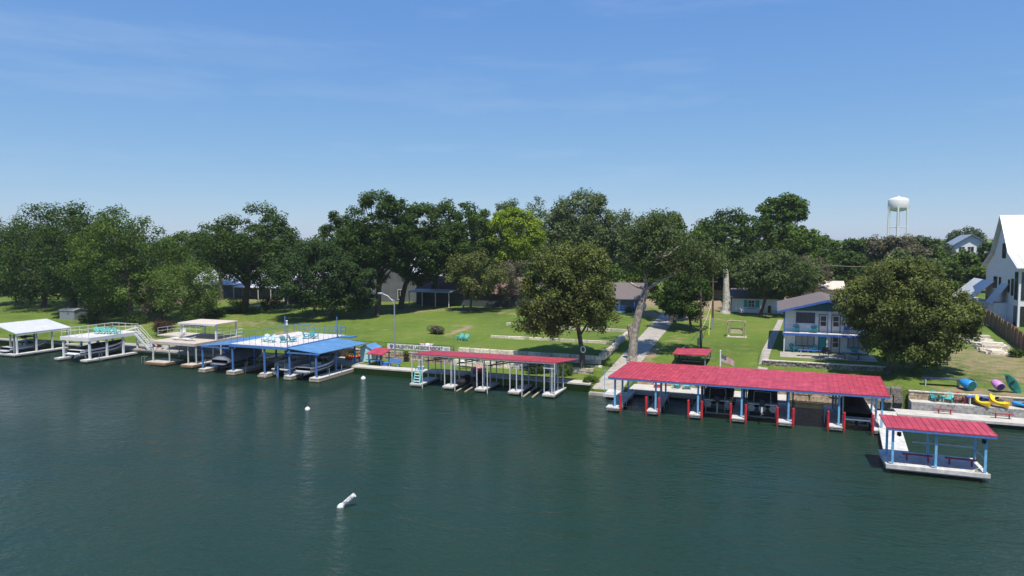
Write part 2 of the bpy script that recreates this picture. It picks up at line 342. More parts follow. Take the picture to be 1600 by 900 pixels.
at_ = me.attributes.new('dirt', 'FLOAT', 'POINT'); at_.data.foreach_set('value', dv.astype(np.float32))
def ground_mat():
    m = bpy.data.materials.new('grass_and_soil'); m.use_nodes = True; N, L = m.node_tree.nodes, m.node_tree.links; b = N['Principled BSDF']
    b.inputs['Roughness'].default_value = .95; b.inputs['Specular IOR Level'].default_value = .15
    t = N.new('ShaderNodeTexCoord')
    def noise(s, d=6, r=.65):
        n = N.new('ShaderNodeTexNoise'); n.inputs['Scale'].default_value = s; n.inputs['Detail'].default_value = d; n.inputs['Roughness'].default_value = r; L.new(t.outputs['Object'], n.inputs['Vector']); return n
    big, midn, fine = noise(.09), noise(.7), noise(5.5, 8, .8)
    cr = N.new('ShaderNodeValToRGB'); e = cr.color_ramp.elements
    e[0].position = .30; e[0].color = (.085, .135, .030, 1); e[1].position = .70; e[1].color = (.165, .215, .052, 1)
    x = e.new(.5); x.color = (.115, .190, .032, 1)
    L.new(big.outputs['Fac'], cr.inputs['Fac'])
    c2 = N.new('ShaderNodeValToRGB'); e = c2.color_ramp.elements; e[0].position = .3; e[0].color = (.50, .52, .50, 1); e[1].position = .72; e[1].color = (1.25, 1.16, 1.05, 1)
    L.new(fine.outputs['Fac'], c2.inputs['Fac'])
    mu = N.new('ShaderNodeMixRGB'); mu.blend_type = 'MULTIPLY'; mu.inputs['Fac'].default_value = 1; L.new(cr.outputs[0], mu.inputs['Color1']); L.new(c2.outputs[0], mu.inputs['Color2'])
    dry = N.new('ShaderNodeMapRange'); dry.inputs['From Min'].default_value = .52; dry.inputs['From Max'].default_value = .78; dry.inputs['To Max'].default_value = .6; L.new(midn.outputs['Fac'], dry.inputs['Value'])
    md = N.new('ShaderNodeMixRGB'); md.inputs['Color2'].default_value = (.22, .20, .07, 1); L.new(dry.outputs[0], md.inputs['Fac']); L.new(mu.outputs[0], md.inputs['Color1'])
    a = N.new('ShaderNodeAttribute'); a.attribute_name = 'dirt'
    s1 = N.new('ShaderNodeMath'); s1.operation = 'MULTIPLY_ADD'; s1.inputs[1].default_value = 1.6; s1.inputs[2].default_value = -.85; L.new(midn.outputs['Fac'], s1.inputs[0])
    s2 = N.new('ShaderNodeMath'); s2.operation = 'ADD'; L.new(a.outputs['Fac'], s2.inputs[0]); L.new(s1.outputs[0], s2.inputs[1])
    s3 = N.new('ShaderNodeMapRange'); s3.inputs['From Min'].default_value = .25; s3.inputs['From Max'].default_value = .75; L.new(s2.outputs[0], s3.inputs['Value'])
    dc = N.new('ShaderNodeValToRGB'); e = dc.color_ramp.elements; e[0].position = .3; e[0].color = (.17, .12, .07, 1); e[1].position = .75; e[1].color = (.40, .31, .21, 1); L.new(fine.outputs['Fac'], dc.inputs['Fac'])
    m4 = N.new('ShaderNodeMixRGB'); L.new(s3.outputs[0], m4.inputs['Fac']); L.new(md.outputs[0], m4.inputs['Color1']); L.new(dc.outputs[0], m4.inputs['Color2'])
    L.new(m4.outputs[0], b.inputs['Base Color'])
    bp = N.new('ShaderNodeBump'); bp.inputs['Strength'].default_value = .8; bp.inputs['Distance'].default_value = .12; L.new(fine.outputs['Fac'], bp.inputs['Height']); L.new(bp.outputs[0], b.inputs['Normal'])
    return m
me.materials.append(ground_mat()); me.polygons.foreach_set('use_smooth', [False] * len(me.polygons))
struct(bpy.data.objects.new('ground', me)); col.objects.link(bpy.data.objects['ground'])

# ------------------------------------------------------------------ water
def water_mat():
    m = bpy.data.materials.new('lake_water'); m.use_nodes = True; N, L = m.node_tree.nodes, m.node_tree.links; b = N['Principled BSDF']
    b.inputs['Roughness'].default_value = .03; b.inputs['IOR'].default_value = 1.33; b.inputs['Specular IOR Level'].default_value = .5
    t = N.new('ShaderNodeTexCoord')
    def mapped(sx, sy, rot): 
        q = N.new('ShaderNodeMapping'); q.inputs['Scale'].default_value = (sx, sy, 1); q.inputs['Rotation'].default_value = (0, 0, R(rot)); L.new(t.outputs['Object'], q.inputs['Vector']); return q
    def noise(q, s, d, r=.55, dist=0):
        n = N.new('ShaderNodeTexNoise'); n.inputs['Scale'].default_value = s; n.inputs['Detail'].default_value = d; n.inputs['Roughness'].default_value = r; n.inputs['Distortion'].default_value = dist; L.new(q.outputs[0], n.inputs['Vector']); return n
    swell = noise(mapped(.55, 1.0, -26), .55, 3, .5, .4)
    rip = noise(mapped(.6, 1.0, -12), 2.3, 4, .6, .3)
    fine = noise(mapped(.8, 1.0, -40), 7.0, 3, .6)
    patch = noise(mapped(.6, 1.3, -20), .045, 3, .5, .5)
    pm = N.new('ShaderNodeMapRange'); pm.inputs['From Min'].default_value = .35; pm.inputs['From Max'].default_value = .65; pm.inputs['To Min'].default_value = .45; pm.inputs['To Max'].default_value = 1.5; L.new(patch.outputs['Fac'], pm.inputs['Value'])
    def mul(a, k):
        q = N.new('ShaderNodeMath'); q.operation = 'MULTIPLY'; L.new(a, q.inputs[0])
        if isinstance(k, float): q.inputs[1].default_value = k
        else: L.new(k, q.inputs[1])
        return q.outputs[0]
    def add(a, c):
        q = N.new('ShaderNodeMath'); q.operation = 'ADD'; L.new(a, q.inputs[0]); L.new(c, q.inputs[1]); return q.outputs[0]
    hh = add(mul(swell.outputs['Fac'], .25), mul(add(mul(rip.outputs['Fac'], .155), mul(fine.outputs['Fac'], .042)), pm.outputs[0]))
    bp = N.new('ShaderNodeBump'); bp.inputs['Strength'].default_value = 1.0; bp.inputs['Distance'].default_value = 1.0; L.new(hh, bp.inputs['Height']); L.new(bp.outputs[0], b.inputs['Normal'])
    cr = N.new('ShaderNodeValToRGB'); e = cr.color_ramp.elements; e[0].position = .3; e[0].color = (.010, .030, .019, 1); e[1].position = .7; e[1].color = (.015, .039, .026, 1); L.new(patch.outputs['Fac'], cr.inputs['Fac'])
    L.new(cr.outputs[0], b.inputs['Base Color'])
    return m
w = MB(); w.add([(-4000, -900, 0), (4000, -900, 0), (4000, 75.9, 0), (-4000, 75.9, 0)], [(0, 1, 2, 3)])
struct(w.build('water', water_mat()))

# ------------------------------------------------------------------ paved surfaces
def strip(name, left, right, dz, m, n=60):
    """sheet laid on the ground between two polylines given as (y, x)"""
    g = MB(); y0, y1 = left[0][0], left[-1][0]; vs = []; fs = []; K = 5
    for j in range(n + 1):
        y = y0 + (y1 - y0) * j / n; a, b = interp(left, y), interp(right, y)
        for i in range(K):
            x = a + (b - a) * i / (K - 1); vs.append((x, y, max(hgt(x, y), .3) + dz))
    for j in range(n):
        for i in range(K - 1): fs.append((j * K + i, j * K + i + 1, (j + 1) * K + i + 1, (j + 1) * K + i))
    # turned-down edges so that the sheet has a thickness
    base = len(vs)
    for j in range(n + 1):
        for i in (0, K - 1):
            v = vs[j * K + i]; vs.append((v[0], v[1], v[2] - .25))
    for j in range(n):
        fs.append((j * K, (j + 1) * K, base + 2 * (j + 1), base + 2 * j)); fs.append((j * K + K - 1, base + 2 * j + 1, base + 2 * (j + 1) + 1, (j + 1) * K + K - 1))
    g.add(vs, fs); return struct(g.build(name, m))
strip('driveway', [(71.7, -18.2), (76, -18.0), (95, -17.4), (108, -17.9), (122, -18.3), (133, -18.6)], [(71.7, -14.9), (76, -14.9), (94, -14.6), (108, -14.9), (122, -15.4), (133, -15.9)], .035, M['concrete'], 200)
strip('path', [(76.2, -1.75), (90, -1.2), (112, .3), (120, .8)], [(76.2, -.75), (90, -.15), (112, 1.2), (120, 1.6)], .035, M['concrete'], 160)
strip('patio', [(86.2, .9), (89.9, .9)], [(86.2, 11.2), (89.9, 11.2)], .03, M['concrete'], 16)
g = MB(); g.box(-18.4, -14.6, 71.0, 71.66, -1.5, .28); struct(g.build('ramp_edge', M['concrete']))
g = MB(); g.box(10.9, 60, 70.6, 73.0, .38, .6); struct(g.build('lower_pavement', M['concrete_w']))
t = thing('seawall', 'recessed face coloured dark for the shade under the lower red bench terrace', 'sea wall', (20, 71.1, 0)); g = MB(); g.box(11.1, 60, 71.1, 72.9, -1.8, .37); g.build('gap_shade_face', M['wood_gap_dark'], t)  # shade below the overhanging slab is put into this dark colour
g = MB(); g.box(12.4, 60, 73.25, 74.85, .2, 1.32); struct(g.build('upper_pavement', M['concrete_w']))
g = MB(); g.box(-14.45, 1.6, 72.3, 75.75, .15, .62); struct(g.build('shore_walk', M['concrete_w']))
g = MB(); g.box(-67, -49.6, 73.7, 79.0, .5, .98); struct(g.build('boat_pavement', M['concrete_w']))
g = MB(); g.box(-100, -67.3, 73.4, 77.3, .5, 1.0); struct(g.build('bank_pavement', M['concrete']))

# ------------------------------------------------------------------ sea walls and stone walls
def stone_wall(name, label, pts, zb, ht, thick, L, m, rows=2, cap=None, group=None, rough=.05, cat='wall'):
    """dry-laid blocks along a polyline; zb and ht may be numbers or functions of (x, y)"""
    b = MB(); cp = MB()
    for (p, q) in zip(pts, pts[1:]):
        p, q = Vector((*p, 0)), Vector((*q, 0)); d = q - p; tot = d.length; d.normalize(); a = math.atan2(d.y, d.x); pos = 0.0
        for r in range(rows):
            pos = -random.random() * L * .5 * (r % 2)
            while pos < tot:
                l = L * random.uniform(.6, 1.4); e = min(pos + l, tot); s = max(pos, 0)
                if e - s > .08:
                    c = p + d * ((s + e) / 2); z0 = zb(c.x, c.y) if callable(zb) else zb; h = (ht(c.x, c.y) if callable(ht) else ht) / rows
                    t = thick * random.uniform(.88, 1.1)
                    b.rbox(c.x + random.uniform(-1, 1) * rough, c.y + random.uniform(-1, 1) * rough, z0 + r * h + random.uniform(0, .01), (e - s) - .02, t, h * random.uniform(.93, 1.0) - .004, a + random.uniform(-1, 1) * rough * .5, top=random.uniform(.95, .99))
                pos += l
        if cap:
            z0 = (zb((p.x + q.x) / 2, (p.y + q.y) / 2) if callable(zb) else zb) + (ht((p.x + q.x) / 2, (p.y + q.y) / 2) if callable(ht) else ht)
            c = (p + q) / 2; cp.rbox(c.x, c.y, z0 + .006, tot + .05, thick * 1.25, .09, a)
    if cap:
        t = thing(name, label, cat, (pts[0][0], pts[0][1], 0), group); b.build('stonework', m, t); cp.build('coping', cap, t); return t
    o = b.build(name, m, None, loc=(pts[0][0], pts[0][1], 0)); return tag(o, label, cat, group)

def seawall(label, x0, x1, y, ztop, m, cap):
    t = thing('seawall', label, 'sea wall', (x0, y, 0)); g = MB(); g.box(x0, x1, y + .55, y + .9, -1.8, ztop - .175); g.build('gap_shade_face', M['wood_gap_dark'], t)  # dark face stands in for the shaded gap beneath the walkway
    g = MB(); n = max(2, int((x1 - x0) / 2.4)); 
    for i in range(n):
        a = x0 + (x1 - x0) * i / n; g.box(a + .01, x0 + (x1 - x0) * (i + 1) / n - .01, y - .12, y + 1.55, ztop - .17, ztop)
    g.build('walkway_slab', cap, t); return t
seawall('long concrete sea wall with pale walkway behind the low grey-posted boathouse', -49.3, -18.5, 72.25, .98, M['concrete'], M['concrete_w'])
seawall('dark concrete sea wall at the foot of the bank behind the left-hand docks', -99, -49.6, 73.3, .93, M['block'], M['concrete'])
seawall('low sea wall under the grass bank at the far left edge', -175, -99.2, 73.3, .93, M['block'], M['concrete'])
t = thing('retaining_wall', 'grey block wall between the two concrete terraces with red benches', 'wall', (12.4, 73.1, 0)); g = MB()
for r in range(3):
    x = 12.4 - .2 * (r % 2)
    while x < 60: g.box(max(x, 12.4) + .006, x + .5 - .006, 73.03 + .004 * r, 73.24, .605 + r * .24, .605 + (r + 1) * .24 - .008); x += .5
g.build('blockwork', M['block'], t)
stone_wall('retaining_wall', 'tan limestone wall with pale coping behind the kayaks terrace', [(12.4, 74.6), (60, 74.6)], 1.33, .72, .3, 1.1, M['stone_tan'], 2, M['stone'])
stone_wall('retaining_wall', 'tall tan block wall behind the open slips of the crimson boathouse', [(-1.0, 75.9), (8.6, 75.9)], .1, 1.9, .5, 1.5, M['stone_tan'], 3)
stone_wall('retaining_wall', 'low stone edge behind the shore walk left of the tall block wall', [(-14.2, 75.95), (-1.4, 75.95)], .6, .55, .4, 1.2, M['stone_tan'], 1)
stone_wall('boulder_pile', 'rough pile of grey boulders at the right end of the crimson boathouse', [(8.7, 75.3), (11.9, 75.2)], .1, 2.1, 1.1, .9, M['stone_grey'], 3, rough=.15, cat='boulders')
stone_wall('retaining_wall', 'grey fieldstone wall with pale coping in front of the two-storey lodge', [(-1.0, 83.95), (11.6, 83.95)], 1.95, .82, .4, .35, M['stone_grey'], 4, M['stone'])
stone_wall('retaining_wall', 'tan block wall with pale coping under the long name banner', [(-57, 78.5), (-38.6, 78.5)], .9, 1.12, .45, 1.0, M['stone_tan'], 3, M['stone'])
stone_wall('retaining_wall', 'low white stone wall behind the grey-posted boathouse lawn', [(-38.0, 77.75), (-19.6, 77.75)], .9, .75, .45, 1.1, M['stone'], 2)
stone_wall('terrace_wall', 'white limestone terrace wall nearest the lake', [(-38.2, 80.15), (-36.6, 80.15), (-19.2, 79.95)], 1.85, .98, .55, 1.3, M['stone'], 2, group=None)
stone_wall('terrace_wall', 'white stone wall climbing beside the driveway with the corner step', [(-19.2, 80.1), (-19.2, 97.6)], lambda x, y: hgt(-19.7, y) - .45, .75, .6, 1.2, M['stone'], 2, rough=.09)
stone_wall('terrace_wall', 'low white stone edging of the middle terrace', [(-37.3, 88.8), (-19.6, 88.75)], lambda x, y: hgt(x, 88.3) - .1, .5, .45, 1.2, M['stone'], 1)
stone_wall('terrace_wall', 'low white stone edging of the top terrace', [(-39.1, 99.6), (-36.5, 98.6), (-29, 97.6), (-19.6, 97.55)], lambda x, y: 3.5, .56, .45, 1.2, M['stone'], 1)
stone_wall('retaining_wall', 'grey stone bank wall behind the red garden table at left', [(-90, 77.6), (-72, 77.6)], .95, .85, .4, .8, M['stone_tan'], 2)
for (x, y, lab) in ((-20.0, 78.2, 'white slab steps at the foot of the lakeside oak'),):
    t = thing('stone_steps', lab, 'steps', (x, y, 1)); g = MB()
    for i in range(3): g.rbox(x + .2, y + .45 * i, .95 + .28 * i, 1.8, .6, .27, .1)
    g.build('slab', M['stone'], t)
t = thing('stone_pile', 'stack of pale flat quarry slabs beside the brown board fence', 'stone pile', (26, 112, 3.4)); g = MB()
for i in range(26):
    x = 24.4 + random.random() * 2.4; y = 97 + i * .5; z = hgt(x, y); 
    for k in range(random.choice((1, 2, 3))): g.rbox(x + random.uniform(-.2, .2), y, z + .24 * k, random.uniform(1.3, 2.4), random.uniform(.8, 1.4), .26, random.uniform(-.4, .4), top=.96)
g.build('slab', M['stone'], t)

# ------------------------------------------------------------------ roofs
def ribbed(mb, p00, p10, p11, p01, t=.07, step=.3, rib=.03):
    """metal sheet roof p00-p10 front edge, p01-p11 back edge, ribs running front to back"""
    p = [Vector(q) for q in (p00, p10, p11, p01)]; mb.slab([tuple(q) for q in p], t)
    n = max(2, int((p[1] - p[0]).length / step))
    for i in range(n + 1):
        f = i / n; a = p[0].lerp(p[1], f); b = p[3].lerp(p[2], f); o = (p[1] - p[0]).normalized() * (.02 if i == 0 else -.02 if i == n else 0)
        mb.bar(a + o + Vector((0, 0, rib * .5)), b + o + Vector((0, 0, rib * .5)), .035, rib)

# ------------------------------------------------------------------ D: big crimson boathouse
t = thing('boathouse', 'long boathouse with ribbed crimson metal roof, light-blue posts and red bumper poles', 'boathouse', (-14.3, 64.5, 0))
g = MB(); ribbed(g, (-14.75, 64.25, 3.42), (9.35, 64.25, 3.42), (9.5, 71.5, 3.85), (-14.0, 71.5, 3.85), .06, .42, .035); g.build('roof', M['red_roof'], t)
g = MB(); g.box(-14.72, 9.33, 64.262, 64.32, 3.19, 3.355); g.build('fascia', M['blue_paint'], t)
g = MB()
for y in (66.6, 69.0, 71.35): g.box(-14.4, 9.2, y, y + .12, 3.22 + (y - 64.25) * .059, 3.34 + (y - 64.25) * .059)
for x in (-14.1, -10.4, -6.5, -2.5, 1.4, 5.5, 8.95): g.bar((x, 64.4, 3.15), (x, 71.4, 3.56), .1, .16)
g.build('roof_frame', M['blue_paint'], t)
fingers = [(-14.9, -13.6), (-10.95, -9.95), (-7.05, -6.05), (-3.3, -2.2), (.65, 1.75), (4.75, 5.8), (8.2, 9.1)]
for i, (a, b) in enumerate(fingers):
    g = MB(); z = .5
    for k in range(18):
        y = 64.15 + k * .46
        if y > 72.2: break
        g.box(a, b, y, y + .45, z - .1, z)
    g.box(a + .03, b - .03, 64.2, 72.2, z - .32, z - .103); g.build('finger_dock', M['deck_white'], t)
    xp = b - .28 if i else a + .75
    for y in (64.75, 68.2, 71.2):
        g = MB(); g.box(xp - .08, xp + .08, y - .08, y + .08, .5, 3.2 + (y - 64.25) * .055); g.build('post', M['sky_paint'], t)
    if i < 6: g = MB(); g.box(b + .02, b + .14, 65.3, 65.42, -.6, 3.15); g.build('post', M['dark_metal'] if i in (2, 3, 4) else M['galv'], t)
    for (x, skip) in ((a - .1, i == 0), (b + .1, i == 6)):
        if skip: continue
        if i == 6: x = a - .1
        g = MB(); g.tube((x, 64.28, -.7), (x, 64.28, 1.75), .115, n=10); g.sphere((x, 64.28, 1.75), .115, 10, 6, sz=.5); g.build('bumper_pole', M['red_paint'], t)
    g = MB()
    for x in (a + .15, b - .15):
        for y in (64.6, 67.5, 70.5): g.tube((x, y, -2), (x, y, .2), .08, n=6)
    each(g, 'piling', M['wood_gap_dark'], t)
    for x in (a - .25, b + .3):
        for y in (66.2, 69.0):
            if -14.9 < x < 9.2: g = MB(); g.tube((x, y, -.8), (x, y, 1.45), .045, n=6); g.build('guide_pole', M['galv'], t)
g = MB(); g.box(-16.4, -14.95, 69.3, 75.6, .33, .6); g.build('side_platform', M['deck_white'], t)
g = MB(); g.box(1.8, 8.15, 73.4, 73.6, .15, .42); g.box(1.8, 8.15, 74.9, 75.1, -.3, .15); g.build('back_beam', M['wood_gap_dark'], t)
g = MB(); g.box(7.9, 9.3, 72.25, 75.6, .3, .5); g.build('end_deck', M['deck_white'], t)
# hanging boat lift bars
for i in range(6):
    a, b = fingers[i][1], fingers[i + 1][0]
    if i in (2, 3, 5):
        for y in (66.3, 69.8):
            g = MB(); g.bar((a + .15, y, .28), (b - .15, y, .28), .12, .14); g.build('lift_beam', M['galv'], t)
            for x in (a + .2, b - .2): g = MB(); g.tube((x, y, .3), (x, y, 3.3), .015, n=4); g.build('lift_cable', M['dark_metal'], t)
# gangway rail frame at left platform
t = thing('ladder_frame', 'thin pale-blue grab frame on the white platform beside the driveway', 'grab rail', (-16.2, 69.6, .6)); g = MB()
for x in (-16.3, -15.1): g.tube((x, 69.5, .6), (x, 69.5, 3.0), .035, n=6)
g.tube((-16.3, 69.5, 3.0), (-15.1, 69.5, 3.0), .035, n=6); g.tube((-16.3, 69.5, 2.2), (-15.1, 69.5, 2.2), .03, n=6)
g.build('rail', M['sky_paint'], t)

# ------------------------------------------------------------------ E: walk and pavilion on the right
t = thing('boat_dock', 'L-shaped pale dock with slim crimson roof and blue posts, nearest the camera', 'dock', (7.8, 54, 0))
g = MB()
for k in range(46):
    y = 57.75 + k * .3
    if y > 72.1: break
    g.box(8.05 + (y - 57.8) * .085, 9.75 + (y - 57.8) * .085, y, y + .292, .46, .6)
g.build('gangway', M['deck_white'], t)
g = MB()
for k in range(20):
    x = 7.7 + k * .31; g.box(x, x + .3, 53.85, 57.7, .47, .6)
g.box(7.68, 13.92, 53.7, 53.845, .38, .66); g.box(7.72, 13.88, 53.86, 57.66, .25, .465); g.build('deck', M['deck_white'], t)
g = MB(); ribbed(g, (7.6, 53.55, 3.34), (14.2, 53.55, 3.34), (14.2, 56.8, 3.5), (7.55, 56.8, 3.5), .06, .42, .035); g.build('roof', M['red_roof'], t)
g = MB(); g.box(7.63, 14.17, 53.562, 53.61, 3.12, 3.275); g.build('fascia', M['blue_paint'], t)
for (x, y) in ((8.1, 53.98), (10.75, 53.98), (13.65, 53.98), (8.1, 56.6), (10.75, 56.6), (13.65, 56.6)):
    g = MB(); g.box(x - .075, x + .075, y - .075, y + .075, .605, 3.25); g.build('post', M['sky_paint'], t)
g = MB()
for (a, b) in (((9.9, 57.45), (13.75, 57.45)), ((13.72, 57.45), (13.72, 54.3))):
    g.tube((*a, 1.45), (*b, 1.45), .05, n=8)
g.build('pipe_rail', M['white_post'], t)
for x in (8.2, 10.8, 13.5):
    g = MB(); g.tube((x, 54.2, -2), (x, 54.2, .4), .09, n=7); each(g, 'piling', M['wood_gap_dark'], t)
for (x, y) in ((8.35, 53.98), (13.4, 54.0)):
    g = MB(); g.box(x, x + .25, y - .1, y + .12, 2.7, 2.95); g.tube((x + .12, y - .1, 2.8), (x + .12, y - .2, 2.76), .09, n=8); g.build('floodlight', M['black'], t)
for (x, lab) in ((8.95, 'dark red bench under the small crimson roof, near the gangway'), (11.6, 'dark red bench under the small crimson roof, near the open right end')):
    b = thing('bench', lab, 'bench', (x, 55.4, .6), 'dark red dock benches'); g = MB(); g.box(x, x + 1.9, 55.3, 55.62, 1.02, 1.08); g.build('seat', M['red_dk'], b)
    for xx in (x + .25, x + 1.6): g = MB(); g.box(xx, xx + .07, 55.33, 55.58, .605, 1.015); g.build('leg', M['red_dk'], b)

# ------------------------------------------------------------------ C: low boathouse with grey posts
t = thing('boathouse', 'low boathouse with flat rose-red roof on many thin grey posts', 'boathouse', (-38, 68, 0))
g = MB(); ribbed(g, (-38.3, 67.9, 3.82), (-21.1, 67.9, 3.82), (-20.2, 73.6, 3.42), (-38.7, 73.6, 3.35), .05, .6, .02); g.build('roof', M['red_roof'], t)
g = MB(); g.box(-38.25, -21.15, 67.91, 67.96, 3.62, 3.765)
for y in (70.3, 73.4): g.box(-38.4, -20.9, y, y + .08, 3.32, 3.42)
g.build('roof_frame', M['grey_paint'], t)
cf = [(-38.5, -37.0), (-34.35, -33.0), (-30.4, -29.15), (-26.5, -25.2), (-22.6, -21.2)]
for i, (a, b) in enumerate(cf):
    g = MB()
    for k in range(14):
        y = 67.75 + k * .31
        if y > 72.1: break
        g.box(a, b, y, y + .3, .32, .42)
    g.box(a + .02, b - .02, 67.72, 72.1, .16, .315); g.build('finger_dock', M['deck_white'], t)
    for y in (68.1, 70.2, 72.05):
        for x in (a + .12, b - .42):
            g = MB(); g.box(x - .045, x + .045, y - .045, y + .045, .42, 3.68 - (y - 68) * .07); g.build('post', M['white_post'], t)
    g = MB(); g.box(a - .02 + .02, b - .1, 68.06, 68.12, 3.1, 3.2) if i in (0, 3, 4) else g.box(a + .1, b - .4, 68.08, 68.12, 3.35, 3.43); g.build('cross_bar', M['white_post'], t)
    for y in (66.6 if i < 4 else 67.9, 71.2):
        x = b + .75 if i < 4 else b - .1
        g = MB(); g.tube((x, y, -1), (x, y, 3.72 if y < 70 else 3.45), .055, n=7); g.build('mooring_post', M['white_post'], t)
    g = MB()
    for x in (a + .2, b - .2):
        for y in (68.1, 71): g.tube((x, y, -2), (x, y, .2), .07, n=6)
    each(g, 'piling', M['wood_gap_dark'], t)
for i in range(4):
    a, b = cf[i][1], cf[i + 1][0]
    for y in (69.5, 71.5): g = MB(); g.bar((a + .1, y - 1, 2.95), (b - .1, y, 3.3), .08, .12); g.build('hoist_bar', M['dark_metal'], t)
    if i in (1, 3):
        for x in (a + .7, b - .9): g = MB(); g.bar((x, 67.2, .1), (x, 71.5, .35), .16, .12); g.build('lift_bunk', M['wood_pale'], t)
g = MB(); g.box(-21.55, -21.45, 68.9, 69.2, 2.3, 3.5); g.build('notice_board', M['white'], t)
t = thing('swim_ladder', 'pale turquoise step ladder standing on the first finger of the low boathouse', 'ladder', (-37.9, 68.3, .42)); 
for x in (-38.15, -37.35): g = MB(); g.bar((x, 68.0, .42), (x, 68.6, 2.1), .08, .1); g.build('side_rail', M['turq'], t)
for k in range(5): g = MB(); g.box(-38.1, -37.4, 68.0 + .1 * k, 68.25 + .1 * k, .62 + .3 * k, .68 + .3 * k); g.build('step', M['mint'], t)

# ------------------------------------------------------------------ B: blue dock
t = thing('boathouse', 'blue-posted boathouse with white sun deck between two blue roofs', 'boathouse', (-63, 66.3, 0))
g = MB(); ribbed(g, (-67.8, 66.3, 3.45), (-63.25, 66.3, 3.8), (-63.25, 76.2, 3.8), (-67.8, 76.2, 3.45), .06, .6, .02); g.build('side_roof', M['blue_roof'], t)
g = MB(); ribbed(g, (-54.35, 66.3, 3.8), (-49.6, 66.3, 3.42), (-49.2, 75.6, 3.45), (-54.35, 76.2, 3.8), .06, .6, .02); g.build('side_roof', M['blue_roof'], t)
g = MB(); g.box(-63.15, -54.45, 66.35, 76.8, 3.72, 3.9); g.box(-63.15, -54.4, 76.85, 78.6, 3.72, 3.9); g.build('sun_deck', M['deck_white'], t)
g = MB(); g.box(-63.2, -54.4, 66.22, 66.34, 3.55, 3.88); g.box(-67.75, -63.22, 66.2, 66.29, 3.25, 3.4); g.box(-54.38, -49.7, 66.2, 66.29, 3.2, 3.36); g.box(-54.44, -54.37, 66.36, 76.8, 3.81, 3.93); g.build('fascia', M['blue_paint'], t)
bf = [(-68.0, -66.9), (-63.5, -62.2), (-58.6, -57.4), (-54.7, -53.6), (-51.0, -49.6)]
for i, (a, b) in enumerate(bf):
    g = MB(); y = 66.0 if i not in (2,) else 66.3
    while y < 74.6: g.box(a, b, y, y + .38, .4, .5); y += .39
    g.build('finger_dock', M['deck_white'], t)
    g = MB(); g.box(a - .02, b + .02, 65.98, 74.6, .08, .33); g.build('dock_skirt', M['wood_pale'], t)
    xp = (a + b) / 2 if i else a + .3
    if i == 2: xp = -57.9
    for y in (66.45, 70.3, 74.4):
        g = MB(); z1 = 3.55 if i in (1, 2, 3) else 3.33; g.box(xp - .09, xp + .09, y - .09, y + .09, .5 if not (i == 2 and y < 67) else -.4, z1); g.build('post', M['blue_paint'], t)
    for x in (a - .35, b + .35):
        for y in (67.5, 70.0): g = MB(); g.tube((x, y, -.6), (x, y, 1.5), .04, n=6); g.build('guide_pole', M['galv'], t)
    g = MB()
    for x in (a + .15, b - .15):
        for y in (66.5, 70.5): g.tube((x, y, -2), (x, y, .1), .08, n=6)
    each(g, 'piling', M['wood_gap_dark'], t)
g = MB(); g.tube((-55.3, 65.7, -1), (-55.3, 65.7, 1.7), .10, n=10); g.build('mooring_pile', M['blue_paint'], t)
def railing(pts, z, hgt_, n_per, m, t, r=.022, rails=2, name='railing'):
    g = MB()
    for a, b in zip(pts, pts[1:]):
        A, B = Vector(a), Vector(b); k = max(1, int((B - A).length / n_per))
        for j in range(k + 1):
            p = A.lerp(B, j / k); g.tube((p.x, p.y, p.z if len(a) > 2 else z), (p.x, p.y, (p.z if len(a) > 2 else z) + hgt_), r, n=5)
        for q in range(rails):
            hh = hgt_ * (1 - q * .45); za = (A.z if len(a) > 2 else z) + hh; zb_ = (B.z if len(a) > 2 else z) + hh
            g.tube((A.x, A.y, za), (B.x, B.y, zb_), r, n=5)
    return g.build(name, m, t)
railing([(-63.1, 66.5, 3.9), (-54.5, 66.5, 3.9), (-54.5, 76.6, 3.9)], 0, 1.12, .95, M['blue_paint'], t, .02, 1)
railing([(-63.1, 66.5, 3.9), (-63.1, 78.4, 3.9)], 0, 1.12, 1.0, M['blue_paint'], t, .02, 1)
railing([(-63.1, 78.5, 3.9), (-54.5, 78.5, 3.9), (-54.5, 76.7, 3.9)], 0, 1.15, .8, M['blue_paint'], t, .035, 2)
g = MB(); g.box(-54.35, -52.6, 76.9, 78.5, 3.74, 3.9); g.build('stair_landing', M['blue_paint'], t)
for (x, y, z) in ((-63.0, 76.5, 6.4), (-54.6, 76.7, 6.6)): g = MB(); g.tube((x, y, 3.9), (x, y, z), .07, n=7); g.build('tall_post', M['blue_paint'], t)
t = thing('lamp_post', 'grey lamp post with white double lantern at the front corner of the white sun deck', 'lamp', (-54.7, 66.7, 3.9)); g = MB(); g.tube((-54.7, 66.75, 3.9), (-54.7, 66.75, 6.5), .07, .055, n=8); g.build('post', M['grey_paint'], t)
g = MB(); g.sphere((-54.7, 66.75, 7.0), .13, 8, 6); g.tube((-54.7, 66.75, 6.5), (-54.7, 66.75, 6.85), .13, .1, n=8); g.build('lantern', M['white'], t)

